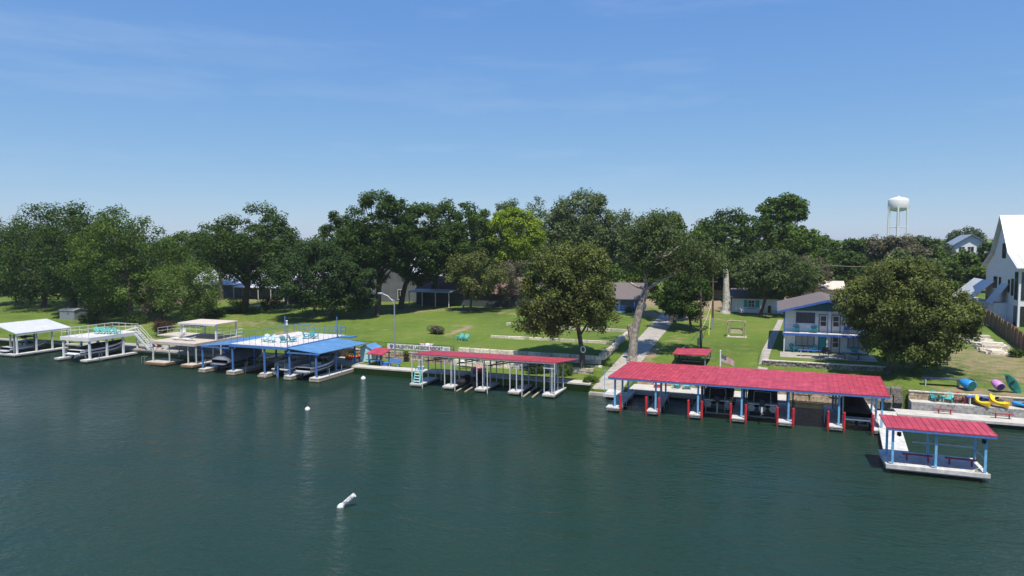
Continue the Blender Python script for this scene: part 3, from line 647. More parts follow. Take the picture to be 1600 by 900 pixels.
# ------------------------------------------------------------------ A3: tan two-level dock
t = thing('boat_dock', 'two-level tan dock with flat beige canopy over its upper deck', 'dock', (-78, 68.3, 0))
g = MB(); g.box(-78.8, -70.9, 68.3, 77.2, 3.02, 3.2); g.box(-83.5, -78.85, 73.6, 77.2, 3.02, 3.2); g.build('upper_deck', M['deck_tan'], t)
g = MB(); g.box(-78.85, -70.85, 68.2, 68.29, 2.85, 3.22); g.box(-70.89, -70.8, 68.3, 77.2, 2.85, 3.22); g.build('fascia', M['deck_tan'], t)
g = MB(); g.slab([(-77.5, 71.8, 5.42), (-70.7, 71.8, 5.42), (-71.6, 77.0, 5.35), (-78.6, 77.0, 5.35)], .1); g.build('canopy_roof', M['tan_roof'], t)
g = MB(); g.box(-77.45, -70.75, 71.72, 71.79, 5.18, 5.4); g.build('canopy_fascia', M['white_post'], t)
for (x, y) in ((-77.2, 72.1), (-71.0, 72.1), (-77.6, 76.7), (-71.8, 76.7)): g = MB(); g.box(x - .09, x + .09, y - .09, y + .09, 3.2, 5.3); g.build('canopy_post', M['white'], t)
for (a, b) in ((-78.9, -75.4), (-72.6, -70.6)):
    g = MB(); y = 67.6; y1 = 70.4 if a < -78 else 77
    while y < y1: g.box(a, b, y, y + .3, .36, .5); y += .31
    g.box(a, b, 67.55, 67.59, .2, .5); g.build('lower_platform', M['deck_tan'], t)
    g = MB(); g.box(a, b, 67.5, 67.545, .14, .48); g.box(b + .005, b + .05, 67.56, 69.8, .14, .48); g.build('platform_edge', M['wood'], t)
for x in (-78.5, -75.6, -72.3, -70.9):
    for y in (68.5, 72.8, 76.8): g = MB(); g.box(x - .06, x + .06, y - .06, y + .06, -1 if x == -75.6 else .3, 3.0); g.build('post', M['white_post'], t)
g = MB()
for (a, b) in (((-83.0, 74.2, .9), (-78.9, 74.2, 3.0)), ((-75.0, 74.5, 3.0), (-71.5, 74.5, .6))):
    g.bar(a, b, .12, .3)
g.build('stair_stringer', M['white_post'], t)
railing([(-78.8, 68.6, .5), (-78.8, 70.2, 1.6), (-77.2, 72.5, 3.0)], 0, .9, 1.0, M['white_post'], t, .03, 1, 'stair_rail')
railing([(-70.9, 72.2, 3.2), (-70.9, 77.1, 3.2), (-83.4, 77.1, 3.2), (-83.4, 73.7, 3.2)], 0, 1.0, 1.2, M['white_post'], t, .025, 2)
g = MB()
for a in (0, 1): g.tube((-79.4 + a * .5, 67.4, -.3), (-79.4 + a * .5, 67.4, 1.1), .03, n=6); g.tube((-79.4 + a * .5, 67.4, 1.1), (-79.4 + a * .5, 67.9, 1.2), .03, n=6)
g.build('ladder', M['galv'], t)
g = MB()
for x in (-78.4, -76, -72.3, -71): g.tube((x, 68, -2), (x, 68, .3), .08, n=6)
each(g, 'piling', M['wood_gap_dark'], t)
for (x, y, lab) in ((-76.9, 70.0, 'white sun lounger with raised back under the beige canopy, left one of the pair'), (-74.9, 69.9, 'white sun lounger lying flatter beside the beige canopy, right one of the pair')):
    b = thing('sun_lounger', lab, 'sun lounger', (x, y, 3.2), 'white sun loungers'); g = MB(); g.slab([(x, y, 3.55), (x + 1.25, y + .1, 3.55), (x + 1.2, y + .75, 3.55), (x - .05, y + .65, 3.55)], .07); g.build('seat', M['white'], b)
    rz = .65 if 'raised' in lab else .25
    g = MB(); g.slab([(x + 1.27, y + .1, 3.55), (x + 1.85, y + .15, 3.55 + rz), (x + 1.8, y + .8, 3.55 + rz), (x + 1.22, y + .75, 3.55)], .06); g.build('backrest', M['white'], b)
    for (dx, dy) in ((.1, .1), (.1, .6), (1.2, .15), (1.15, .7)): g = MB(); g.tube((x + dx, y + dy, 3.2), (x + dx, y + dy, 3.5), .03, n=5); g.build('leg', M['white_post'], b)
b = thing('deck_chair', 'small white slatted chair against the rail of the tan dock', 'chair', (-79.6, 74.5, 3.2)); g = MB(); g.box(-80, -79.3, 74.2, 74.8, 3.55, 3.62); g.build('seat', M['white'], b); g = MB(); g.box(-80, -79.3, 74.82, 74.88, 3.55, 4.15); g.build('backrest', M['white'], b)
for (dx, dy) in ((-79.95, 74.25), (-79.35, 74.25), (-79.95, 74.75), (-79.35, 74.75)): g = MB(); g.tube((dx, dy, 3.2), (dx, dy, 3.55), .03, n=5); g.build('leg', M['white'], b)

# ------------------------------------------------------------------ A2: white two-level dock
t = thing('boathouse', 'two-level white boathouse with railed sun deck above a navy and white boat', 'boathouse', (-92, 66, 0))
g = MB(); g.box(-93.1, -87.6, 66.1, 74.2, 3.22, 3.42); g.build('upper_deck', M['deck_white'], t)
g = MB(); g.box(-93.15, -87.55, 66.02, 66.09, 2.95, 3.44); g.box(-87.59, -87.5, 66.1, 74.2, 2.95, 3.44); g.box(-93.2, -93.11, 66.1, 74.2, 2.95, 3.44); g.build('fascia', M['white'], t)
for x in (-92.85, -87.75):
    for y in (66.3, 68.9, 71.5, 73.9): g = MB(); g.box(x - .12, x + .12, y - .12, y + .12, .45, 3.2); g.build('post', M['white'], t)
for (a, b) in ((-93.6, -92.5), (-88.5, -87.2)):
    g = MB(); g.box(a, b, 65.4, 74.6, .22, .48); g.build('finger_dock', M['deck_white'], t)
railing([(-93.0, 66.2, 3.43), (-93.0, 74.1, 3.43), (-87.7, 74.1, 3.43)], 0, 1.1, 1.3, M['white_post'], t, .035, 2)
railing([(-93.0, 66.2, 3.43), (-87.7, 66.2, 3.43)], 0, 1.05, 1.1, M['white_post'], t, .03, 1)
g = MB(); g.bar((-87.4, 73.2, 3.2), (-84.6, 73.2, .9), .12, .3); g.bar((-87.4, 74.1, 3.2), (-84.6, 74.1, .9), .12, .3)
for k in range(9): g.box(-87.3 + .3 * k, -87.0 + .3 * k, 73.27, 74.03, 3.05 - .25 * k, 3.1 - .25 * k)
g.build('staircase', M['white_post'], t)
railing([(-87.4, 73.2, 3.4), (-84.4, 73.2, .95)], 0, 1.0, 1.4, M['white_post'], t, .035, 2, 'stair_rail'); railing([(-87.4, 74.1, 3.4), (-84.4, 74.1, .95)], 0, 1.0, 1.4, M['white_post'], t, .035, 2, 'stair_rail')
g = MB(); [g.tube((x, 67.2, -.5), (x, 67.2, 1.3), .035, n=6) for x in (-87.12, -86.6)]; [g.tube((-87.12, 67.2, z), (-86.6, 67.2, z), .03, n=6) for z in (-.2, .2)]; g.build('swim_ladder', M['galv'], t)
g = MB()
for x in (-93.1, -87.9):
    for y in (65.8, 69, 72): g.tube((x, y, -2), (x, y, .22), .1, n=6)
each(g, 'piling', M['wood_gap_dark'], t)

# ------------------------------------------------------------------ A1: white roofed boathouse at far left
t = thing('boathouse', 'open boathouse with white metal gable roof cut by the left edge of the photo', 'boathouse', (-110, 66, 0))
g = MB(); ribbed(g, (-102.0, 65.8, 3.42), (-102.0, 74.2, 3.42), (-107.2, 73.9, 4.6), (-107.2, 66.0, 4.6), .08, .5, .02); ribbed(g, (-107.23, 66.0, 4.59), (-107.23, 73.9, 4.59), (-112.5, 74.2, 3.42), (-112.5, 65.8, 3.42), .08, .5, .02); g.build('roof', M['white_metal'], t)
g = MB(); g.box(-102.1, -102.02, 65.9, 74.1, 3.12, 3.3); g.build('fascia', M['white'], t)
for (x, y, m_) in ((-102.3, 66.1, 'white'), (-102.3, 73.7, 'white'), (-102.3, 68.9, 'white_post'), (-102.3, 71.3, 'white_post'), (-103.2, 66.3, 'grey_paint'), (-104.0, 66.3, 'grey_paint'), (-111.9, 66.1, 'white'), (-111.9, 73.7, 'white')):
    g = MB(); g.box(x - .1, x + .1, y - .1, y + .1, .45, 3.15); g.build('post', M[m_], t)
g = MB(); g.tube((-102.9, 69.2, -1), (-102.9, 69.2, 3.4), .26, n=10); g.build('timber_pile', M['bark'], t)
g = MB(); g.box(-102.7, -101.6, 65.3, 74.6, .22, .46); g.box(-108, -102.75, 65.3, 66.0, .22, .46); g.build('finger_dock', M['deck_white'], t)
g = MB()
for y in (65.7, 69, 72.5): g.tube((-102.1, y, -2), (-102.1, y, .22), .1, n=6)
each(g, 'piling', M['wood_gap_dark'], t)
g = MB(); g.bar((-102.2, 76, 1.0), (-99.6, 84, 2.4), 1.0, .12); tag(g.build('garden_path', M['concrete_w'], None, loc=(0, 0, 0)), None, None, None, 'structure')

# ------------------------------------------------------------------ boats
def hull_rings(x, y, z, L, W, bowrise=.35, h=.85, flare=.82, n=14, dz=0):
    rings = []
    for k in range(n + 1):
        t = k / n; b = W / 2 * (1 - max(0, (t - .45) / .55) ** 2.2 * .97); s = z + h + bowrise * t ** 2; keel = z + dz + .10 * (1 - t) * 0 + (max(0, t - .7) / .3) ** 2 * (h * .75)
        ch = keel + (s - keel) * .38 + .03
        yy = y + L * t
        rings.append([(x - b, yy, s), (x - b * flare, yy, ch), (x, yy, keel), (x + b * flare, yy, ch), (x + b, yy, s)])
    return rings
def outboard(parent, x, y, z, m, tilt=.0, s=1.0, leg='galv'):
    c, q = math.cos(tilt), math.sin(tilt)
    def P(dy, dz): return (x, y + (dy * c - dz * q * -1) * s, z + (dz * c + -dy * q * -1) * s)
    def T(dy, dz):  # rotate lower unit up and back
        return Vector((x, y - (math.cos(tilt) * -dy + math.sin(tilt) * dz * -1) * s, z + (math.cos(tilt) * dz + math.sin(tilt) * dy * 0) * s))
    g = MB(); rings = []
    for (dy, w, zz) in ((-.38, .12, .35), (-.36, .2, .5), (-.25, .24, .75), (-.05, .22, .8), (.12, .16, .7), (.14, .12, .4)):
        rings.append([(x - w * s, y + dy * s - .35 * s, z + (.15) * s), (x + w * s, y + dy * s - .35 * s, z + .15 * s), (x + w * .8 * s, y + dy * s - .35 * s, z + zz * s), (x - w * .8 * s, y + dy * s - .35 * s, z + zz * s)])
    g.loft(rings); o = g.build('outboard_motor', m, parent)
    g = MB(); a = Vector((x, y - .45 * s, z + .15 * s)); b = a + Vector((0, -math.sin(tilt) * 1.0 * s, -math.cos(tilt) * 1.0 * s))
    g.bar(a, b, .13 * s, .24 * s); g.tube(b + Vector((0, .22 * s, 0)), b + Vector((0, -.2 * s, .02)), .06 * s, .03 * s, n=8)
    for k in range(3):
        an = k * 2.094; g.bar(b + Vector((0, -.2 * s, 0)), b + Vector((math.cos(an) * .17 * s, -.22 * s, math.sin(an) * .17 * s)), .1 * s, .02)
    g.build('lower_unit', M[leg], o)
def bimini(parent, x, y, z, W, L, m):
    g = MB(); rings = []
    for k in range(7):
        t = k / 6; rings.append([(x - W / 2 + W * i / 6, y + L * t, z + .18 * math.sin(math.pi * i / 6) + .1 * math.sin(math.pi * t)) for i in range(7)] + [(x + W / 2 - W * i / 6, y + L * t, z - .03 + .18 * math.sin(math.pi * i / 6) + .1 * math.sin(math.pi * t)) for i in range(7)])
    g.loft(rings); g.build('bimini_top', m, parent); g = MB()
    for sx in (-1, 1):
        for (a, b) in ((.1, .45), (.9, .5)): g.tube((x + sx * W * .49, y + L * a, z), (x + sx * W * .49, y + L * b, z - 1.05), .02, n=5)
    g.build('bimini_frame', M['galv'], parent)
def runabout(label, x, y, z, L, W, hull, top, stripe=None, bim=None, cover=None, rise=.35, h=.85, hump=.55, full=False):
    t = thing('motorboat', label, 'boat', (x, y, z)); g = MB(); R_ = hull_rings(x, y, z, L, W, rise, h); z = z + h - .85; g.loft(R_, True, False); g.add([], [])
    g.build('hull', hull, t, smooth=False)
    if stripe:
        g = MB(); rr = []
        for r in R_:
            s, c = Vector(r[4]), Vector(r[3]); s2, c2 = Vector(r[0]), Vector(r[1]); o = Vector((.012, 0, 0))
            rr.append((s.lerp(c, .42) + o, s.lerp(c, .72) + o, s2.lerp(c2, .42) - o, s2.lerp(c2, .72) - o))
        for k in range(len(rr) - 1):
            g.add([rr[k][0], rr[k][1], rr[k + 1][1], rr[k + 1][0]], [(0, 1, 2, 3)]); g.add([rr[k][2], rr[k][3], rr[k + 1][3], rr[k + 1][2]], [(0, 1, 2, 3)])
        g.build('hull_stripe', stripe, t)
    # deck: rim + bow deck + cockpit floor
    g = MB(); n = len(R_) - 1
    for k in range(n):
        a, b = R_[k], R_[k + 1]
        if k >= n - 5: g.add([a[0], a[4], b[4], b[0]], [(0, 1, 2, 3)])
        else:
            for i, sgn in ((0, 1), (4, -1)): 
                p, q = Vector(a[i]), Vector(b[i]); w_ = .22 * sgn; g.add([p, p + Vector((w_, 0, .02)), q + Vector((w_, 0, .02)), q, ], [(0, 1, 2, 3)])
    a = R_[0]; g.box(x - W / 2 + .05, x + W / 2 - .05, y, y + .9, z + .5, z + .84); g.build('deck', top, t)
    g = MB(); g.box(x - W / 2 * .8, x + W / 2 * .8, y + .9, y + L * .62, z + .3, z + .36); g.build('cockpit_floor', M['vinyl'], t)
    g = MB(); g.box(x - W / 2 * .8, x + W / 2 * .8, y - .55, y - .01, z + .32, z + .4); g.build('swim_platform', top, t)
    if cover:
        g = MB(); rr = []
        for k, r in enumerate(R_):
            tt = k / n; hp = hump * math.exp(-((tt - .45) / (.25 if not full else .42)) ** 2) + .12
            p0, p4 = Vector(r[0]), Vector(r[4]); mid = (p0 + p4) / 2
            if tt > .96: hp = .02
            if not full and tt < .2: continue
            rr.append([tuple(p0 + Vector((-.03, 0, -.06 if not full else -.3))), tuple(p0 + Vector((-.01, 0, .03))), tuple(p0.lerp(mid, .5) + Vector((0, 0, hp * .8))), tuple(mid + Vector((0, 0, hp))), tuple(p4.lerp(mid, .5) + Vector((0, 0, hp * .8))), tuple(p4 + Vector((.01, 0, .03))), tuple(p4 + Vector((.03, 0, -.06 if not full else -.3)))])
        g.loft(rr, True, False); g.build('boat_cover', cover, t, smooth=True)
    else:
        for sx in (-1, 1):
            s = MB(); s.box(x + sx * W * .2 - .25, x + sx * W * .2 + .25, y + L * .42, y + L * .42 + .5, z + .365, z + .62); s.box(x + sx * W * .2 - .25, x + sx * W * .2 + .25, y + L * .42 - .1, y + L * .42 - .005, z + .365, z + 1.12); s.build('seat', M['vinyl'], t)
        s = MB(); s.box(x - W * .36, x + W * .36, y + .92, y + 1.4, z + .365, z + .7); s.build('bench_seat', M['vinyl'], t)
        s = MB(); yy = y + L * .62; s.slab([(x - W * .42, yy, z + .95), (x + W * .42, yy, z + .95), (x + W * .34, yy - .3, z + 1.4), (x - W * .34, yy - .3, z + 1.4)], .02); s.build('windshield', M['glass'], t)
    if bim: bimini(t, x, y + L * .32, z + 1.95, W * .85, L * .33, bim)
    g = MB(); g.tube((x, y + .1, z + .2), (x, y - .25, z - .25), .14, .1, n=8); g.tube((x, y - .1, z - .25), (x, y - .5, z - .28), .1, .05, n=8); g.build('stern_drive', M['black'], t)
    return t
def pontoon(label, x, y, z, L, W, cover=None, tubes=2, fence='boat_grey', seats='vinyl', tilt=0, ladder=False, tubem='galv'):
    t = thing('pontoon_boat', label, 'pontoon boat', (x, y, z))
    for i in range(tubes):
        tx = x - W * .36 + W * .72 * i / (tubes - 1); g = MB(); g.tube((tx, y + .15, z + .35), (tx, y + L * .86, z + .35), .32, n=12); g.tube((tx, y + L * .86, z + .35), (tx, y + L, z + .62), .32, .04, n=12); g.build('pontoon_tube', M[tubem], t, smooth=False)
    g = MB(); g.box(x - W / 2, x + W / 2, y, y + L * .97, z + .7, z + .8); g.build('deck', M['white_post'], t)
    g = MB(); a = .12
    for (x0, x1, y0, y1) in ((x - W / 2 + .05, x - W / 2 + .09, y + .6, y + L * .93), (x + W / 2 - .09, x + W / 2 - .05, y + .6, y + L * .93), (x - W / 2 + .1, x + W / 2 - .1, y + L * .93, y + L * .935), (x - W / 2 + .1, x - .5, y + .6, y + .64), (x + .5, x + W / 2 - .1, y + .6, y + .64)):
        g.box(x0, x1, y0, y1, z + .86, z + 1.42)
    g.build('fence_panel', M[fence], t)
    g = MB()
    for z_ in (.84, 1.46):
        g.path([(x - W / 2 + .07, y + .6, z + z_), (x - W / 2 + .07, y + L * .93, z + z_), (x + W / 2 - .07, y + L * .93, z + z_), (x + W / 2 - .07, y + .6, z + z_)], .022, 5)
    g.build('fence_rail', M['galv'], t)
    if cover:
        g = MB(); rr = []
        for k in range(9):
            tt = k / 8; hh = .35 + .5 * math.sin(math.pi * min(1, .15 + tt * .85)) + .05 * math.sin(k * 2.3); yy = y + .55 + (L * .93 - .5) * tt
            wd = W / 2 * (1 if tt < .8 else 1 - (tt - .8) * .6)
            rr.append([(x - wd - .02, yy, z + .98), (x - wd, yy, z + 1.5), (x - wd * .5, yy, z + 1.47 + hh * .75), (x, yy, z + 1.5 + hh), (x + wd * .5, yy, z + 1.47 + hh * .75), (x + wd, yy, z + 1.5), (x + wd + .02, yy, z + .98)])
        g.loft(rr, True, False); g.build('boat_cover', M[cover], t, smooth=True)
    else:
        for (x0, x1, y0, y1) in ((x - W / 2 + .15, x - W / 2 + .75, y + .9, y + L * .4), (x + W / 2 - .75, x + W / 2 - .15, y + .9, y + L * .4), (x - W / 2 + .15, x - W / 2 + .75, y + L * .6, y + L * .88), (x + W / 2 - .75, x + W / 2 - .15, y + L * .6, y + L * .88)):
            g = MB(); g.box(x0, x1, y0, y1, z + .81, z + 1.2); o = x0 if x0 < x else x1 - .16; g.box(o, o + .16, y0, y1, z + 1.205, z + 1.55); g.build('seat', M[seats], t)
        bimini(t, x, y + L * .3, z + 2.9, W * .9, L * .35, M['navy_cover'])
    g = MB(); g.path([(x - .75, y + .1, z + .8), (x - .7, y + .15, z + 1.9), (x + .7, y + .15, z + 1.9), (x + .75, y + .1, z + .8)], .03, 6); g.build('tow_bar', M['galv'], t)
    if ladder: g = MB(); [g.tube((x + W * .36 + d, y - .05, z - .3), (x + W * .36 + d, y - .05, z + 1.2), .025, n=5) for d in (-.25, .25)]; [g.tube((x + W * .36 - .25, y - .05, z + k * .3), (x + W * .36 + .25, y - .05, z + k * .3), .025, n=5) for k in range(3)]; g.build('boarding_ladder', M['galv'], t)
    outboard(t, x, y + .1, z + .55, M['black'], tilt, 1.0)
    return t
def jetski(label, x, y, z, m, cover=None):
    t = thing('jet_ski', label, 'jet ski', (x, y, z)); g = MB(); g.loft(hull_rings(x, y, z, 2.9, 1.05, .25, .45), True, False); n = hull_rings(x, y, z, 2.9, 1.05, .25, .45)
    for a, b in zip(n, n[1:]): g.add([a[0], a[4], b[4], b[0]], [(0, 1, 2, 3)])
    g.build('hull', m, t)
    g = MB(); rr = []
    for (dy, w, h) in ((.1, .3, .5), (.5, .34, .72), (1.2, .3, .78), (1.7, .4, 1.0), (2.1, .38, .9), (2.7, .1, .62)): rr.append([(x - w, y + dy, z + .45), (x - w * .6, y + dy, z + h), (x + w * .6, y + dy, z + h), (x + w, y + dy, z + .45)])
    g.loft(rr, True, False); g.build('cover' if cover else 'seat', cover or M['black'], t, smooth=True); g = MB(); g.tube((x - .4, y + 1.75, z + 1.08), (x + .4, y + 1.75, z + 1.08), .03, n=6); g.build('handlebar', M['black'], t); return t
runabout('white and navy cabin motorboat under the two-level white boathouse', -90.4, 65.9, .45, 8.0, 2.8, M['boat_white'], M['boat_white'], M['boat_navy'], M['navy_cover'], M['navy_cover'], .55, 1.2, .35)
runabout('grey-blue ski boat with black bimini at the far left slip', -104.6, 65.9, .35, 6.0, 2.3, M['boat_grey'], M['boat_white'], M['boat_white'], M['black_cover'], None, .35, .95)
runabout('boat hidden under a bulky grey tarpaulin below the left blue roof', -65.1, 66.6, .75, 7.6, 2.6, M['boat_navy'], M['boat_grey'], None, None, M['grey_cover'], .3, .95, .95, True)
jetski('small jet ski under a dark cover behind the middle blue finger dock', -60.4, 71.6, .45, M['boat_navy'], M['grey_cover'])
pontoon('grey open pontoon boat with black outboard below the white sun deck', -56.1, 66.9, .25, 7.4, 2.4, None, 2, 'boat_grey')
runabout('white runabout with navy stripe and black canopy below the right blue roof', -52.3, 66.5, .55, 6.3, 2.35, M['boat_white'], M['boat_grey'], M['boat_navy'], M['black_cover'], None, .4, 1.0)
jetski('black jet ski on a lift in the second slip of the low boathouse', -32.35, 68.2, .45, M['black'], M['black_cover'])
jetski('covered black jet ski tucked behind the first in the low boathouse', -31.05, 69.0, .55, M['black'], M['black_cover'])
pontoon('black-covered pontoon boat with tubular tow arch, left one in the crimson boathouse', -4.7, 66.3, .75, 6.6, 2.5, 'black_cover', 2, 'black', tilt=.0, ladder=True)
pontoon('black-covered tritoon boat with silver tubes and raised outboard, middle of the crimson boathouse', -.75, 65.6, .85, 7.0, 2.6, 'black_cover', 3, 'black', tilt=1.05)
runabout('covered ski boat with grey-white transom in the last slip of the crimson boathouse', 7.0, 65.6, .55, 6.6, 2.5, M['boat_grey'], M['boat_grey'], M['boat_white'], None, M['black_cover'], .3, .95, 1.15, True)

# ------------------------------------------------------------------ buildings
def window(parent, x0, x1, y, z0, z1, frame, glass=None, axis='y', mull=1, out=-1, horiz=False):
    """window on a wall plane; out = direction the wall faces (-1 towards the lake / left)"""
    def B(g, a0, a1, d0, d1, zz0, zz1):
        d0, d1 = sorted((y + out * d0, y + out * d1))
        if axis == 'y': g.box(a0, a1, d0, d1, zz0, zz1)
        else: g.box(d0, d1, a0, a1, zz0, zz1)
    g = MB(); f = .09
    B(g, x0 - f, x1 + f, .003, .07, z1, z1 + f); B(g, x0 - f, x1 + f, .003, .09, z0 - f, z0); B(g, x0 - f, x0, .003, .07, z0 + .001, z1 - .001); B(g, x1, x1 + f, .003, .07, z0 + .001, z1 - .001)
    for k in range(1, mull):
        c = x0 + (x1 - x0) * k / mull; B(g, c - .03, c + .03, .003, .05, z0 + .001, z1 - .001)
    if horiz: B(g, x0 + .001, x1 - .001, .003, .052, (z0 + z1) / 2 - .03, (z0 + z1) / 2 + .03)
    w_ = g.build('window', frame, parent); g = MB(); B(g, x0 + .002, x1 - .002, .004, .02, z0 + .002, z1 - .002); g.build('pane', glass or M['glass'], w_); return w_
def gable_wall(mb, axis, c0, c1, t0, t1, z0, ze, zr, cr=None):
    """pentagon wall; axis 'y': wall spans x c0..c1 at y t0..t1"""
    cr = (c0 + c1) / 2 if cr is None else cr
    pts = [(c0, z0), (c1, z0), (c1, ze), (cr, zr), (c0, ze)]
    if axis == 'y': a = [(p, t0, z) for p, z in pts]; b = [(p, t1, z) for p, z in pts]
    else: a = [(t0, p, z) for p, z in pts]; b = [(t1, p, z) for p, z in pts]
    n = 5; mb.add(a + b, [tuple(range(n)), tuple(range(2 * n - 1, n - 1, -1))] + [(i, n + i, n + (i + 1) % n, (i + 1) % n) for i in range(n)])

# two-storey lodge
t = thing('lodge', 'two-storey pale lodge with blue fascia, blue balcony and low grey gable roof', 'lodge', (6, 92, 3.0))
g = MB(); gable_wall(g, 'y', 1.45, 10.75, 91.5, 105, 2.2, 8.02, 9.2); g.build('wall', M['siding'], t)
g = MB(); g.add([(1.5, 91.44, 8.06), (10.7, 91.44, 8.06), (6.1, 91.44, 9.25), (1.5, 91.49, 8.06), (10.7, 91.49, 8.06), (6.1, 91.49, 9.25)], [(0, 1, 2), (5, 4, 3), (0, 3, 4, 1), (1, 4, 5, 2), (2, 5, 3, 0)]); g.build('gable_panel', M['teal_paint'], t)
g = MB(); g.slab([(.55, 89.6, 8.12), (6.1, 89.6, 9.62), (6.1, 105.6, 9.62), (.55, 105.6, 8.12)], .12); g.slab([(6.104, 89.6, 9.62), (11.65, 89.6, 8.12), (11.65, 105.6, 8.12), (6.104, 105.6, 9.62)], .12); g.build('roof', M['shingle'], t)
g = MB()
for (a, b) in (((.53, 89.55, 7.97), (6.1, 89.55, 9.48)), ((6.1, 89.55, 9.48), (11.67, 89.55, 7.97)), ((.50, 89.55, 7.97), (.50, 105.6, 7.97))): g.bar(a, b, .08, .26)
g.build('fascia', M['royal_paint'], t)
g = MB(); g.box(1.2, 11.0, 89.85, 91.48, 5.28, 5.46); g.build('balcony_floor', M['white'], t)
g = MB(); g.box(1.15, 11.05, 89.78, 89.845, 5.12, 5.42); g.build('balcony_edge', M['royal_paint'], t)
for x in (1.35, 6.15, 10.9):
    g = MB(); g.box(x - .05, x + .05, 89.95, 90.05, 5.47, 8.2 if x < 5 or x > 8 else 9.4); g.build('balcony_post', M['royal_paint'], t)
    g = MB(); g.box(x - .05, x + .05, 89.95, 90.05, 3.0, 5.27); g.build('ground_post', M['white'], t)
railing([(1.25, 89.95, 5.46), (6.1, 89.95, 5.46), (10.9, 89.95, 5.46)], 0, .95, 2.4, M['royal_paint'], t, .012, 2, 'balcony_rail')
window(t, 2.75, 4.75, 91.5, 6.62, 7.75, M['navy_frame'], M['glass'], mull=3)
window(t, 2.75, 4.75, 91.5, 3.75, 5.0, M['navy_frame'], M['curtain'], mull=3)
window(t, 8.6, 10.3, 91.5, 3.75, 5.0, M['navy_frame'], M['curtain'], mull=3)
window(t, 8.6, 10.3, 91.5, 6.62, 7.75, M['navy_frame'], M['glass'], mull=3)
def house_door(parent, x0, x1, y, z0, z1, frame, leaf, screen=True):
    g = MB(); g.box(x0 - .09, x0, y - .08, y - .003, z0, z1 + .09); g.box(x1, x1 + .09, y - .08, y - .003, z0, z1 + .09); g.box(x0, x1, y - .08, y - .003, z1, z1 + .09); d = g.build('door', frame, parent)
    g = MB(); g.box(x0 + .003, x1 - .003, y - .045, y - .004, z0, z1 - .003); g.build('door_leaf', leaf, d)
    if screen:
        g = MB()
        for (a, b) in ((.36, .62), (.66, .93)): g.box(x0 + .13, x1 - .13, y - .06, y - .048, z0 + (z1 - z0) * a, z0 + (z1 - z0) * b)
        g.build('door_glass', M['glass'], d)
    g = MB(); g.box(x1 - .12, x1 - .07, y - .09, y - .05, z0 + .95, z0 + 1.05); g.build('handle', M['dark_metal'], d)
house_door(t, 5.35, 6.2, 91.5, 5.47, 7.6, M['navy_frame'], M['white']); house_door(t, 6.75, 7.6, 91.5, 5.47, 7.6, M['navy_frame'], M['white'])
house_door(t, 5.35, 6.2, 91.5, 3.0, 5.05, M['teal_paint'], M['turq_dk'], False); house_door(t, 6.75, 7.6, 91.5, 3.0, 5.05, M['navy_frame'], M['white'])
for (x, z) in ((5.05, 7.5), (4.98, 4.95), (8.0, 4.95), (8.05, 7.4)): g = MB(); g.sphere((x, 91.38, z), .1, 8, 6); g.build('wall_light', M['white'], t)
for y in (94, 98, 102): window(t, y, y + 1.0, 1.45, 6.5, 7.6, M['blue_paint'], axis='x', out=-1)
window(t, 95, 96, 1.45, 3.8, 4.9, M['blue_paint'], axis='x', out=-1)

# white cottage
t = thing('cottage', 'white painted masonry cottage with turquoise shutters under the mesquite tree', 'cottage', (-3.2, 129, 4.2))
g = MB(); g.box(-6.9, .9, 127, 134, 3.6, 7.0); g.build('wall', M['masonry'], t)
g = MB(); g.slab([(-7.3, 126.6, 6.95), (1.3, 126.6, 6.95), (1.3, 130.5, 8.4), (-7.3, 130.5, 8.4)], .14); g.slab([(-7.3, 130.504, 8.4), (1.3, 130.504, 8.4), (1.3, 134.4, 6.95), (-7.3, 134.4, 6.95)], .14); g.build('roof', M['shingle'], t)
window(t, -4.1, -3.1, 127, 5.35, 6.5, M['white'], mull=2, horiz=True)
for x in (-4.85, -2.9): g = MB(); g.box(x, x + .62, 126.93, 126.997, 5.3, 6.55); g.build('shutter', M['turq_dk'], t)
g = MB(); g.box(-4.3, -2.9, 126.85, 126.998, 5.05, 5.2); g.build('window_sill', M['sky_paint'], t)
g = MB(); g.box(-5.6, -4.9, 126.7, 126.998, 4.0, 4.95); g.build('meter_box', M['white_post'], t)
# grey cottage with blue porch
t = thing('cottage', 'small grey-green cottage with brown roof and bright blue porch left of the driveway', 'cottage', (-26, 122, 4.2))
g = MB(); g.box(-30.5, -22.6, 121.5, 129, 3.6, 7.0); g.build('wall', mat('grey_green_wall', (.20, .23, .22), .8), t)
g = MB(); g.slab([(-31.2, 119.2, 6.75), (-22.1, 119.2, 6.75), (-22.1, 126.0, 9.3), (-31.2, 126.0, 9.3)], .14); g.slab([(-31.2, 126.004, 9.3), (-22.1, 126.004, 9.3), (-22.1, 130, 6.9), (-31.2, 130, 6.9)], .14); g.build('roof', M['shingle'], t)
g = MB(); gable_wall(g, 'x', 121.5, 129.3, -22.7, -22.55, 7.0, 7.01, 9.0, 125.9); g.build('gable', M['siding'], t)
g = MB(); g.box(-31, -22.4, 119.1, 121.4, 3.9, 4.55); g.build('porch_deck', M['kayak_blue'], t)
for x in (-30.6, -28, -25.5, -22.8): g = MB(); g.box(x - .1, x + .1, 119.25, 119.45, 4.56, 6.7); g.build('porch_post', M['royal_paint'], t)
railing([(-30.6, 119.35, 4.56), (-22.8, 119.35, 4.56), (-22.8, 121.3, 4.56)], 0, .9, .5, M['royal_paint'], t, .03, 2, 'porch_rail')
window(t, -27.4, -25.8, 121.5, 5.2, 6.4, M['white'], mull=2); window(t, 123.2, 124.2, -22.55, 5.2, 6.5, M['white'], axis='x', out=1)
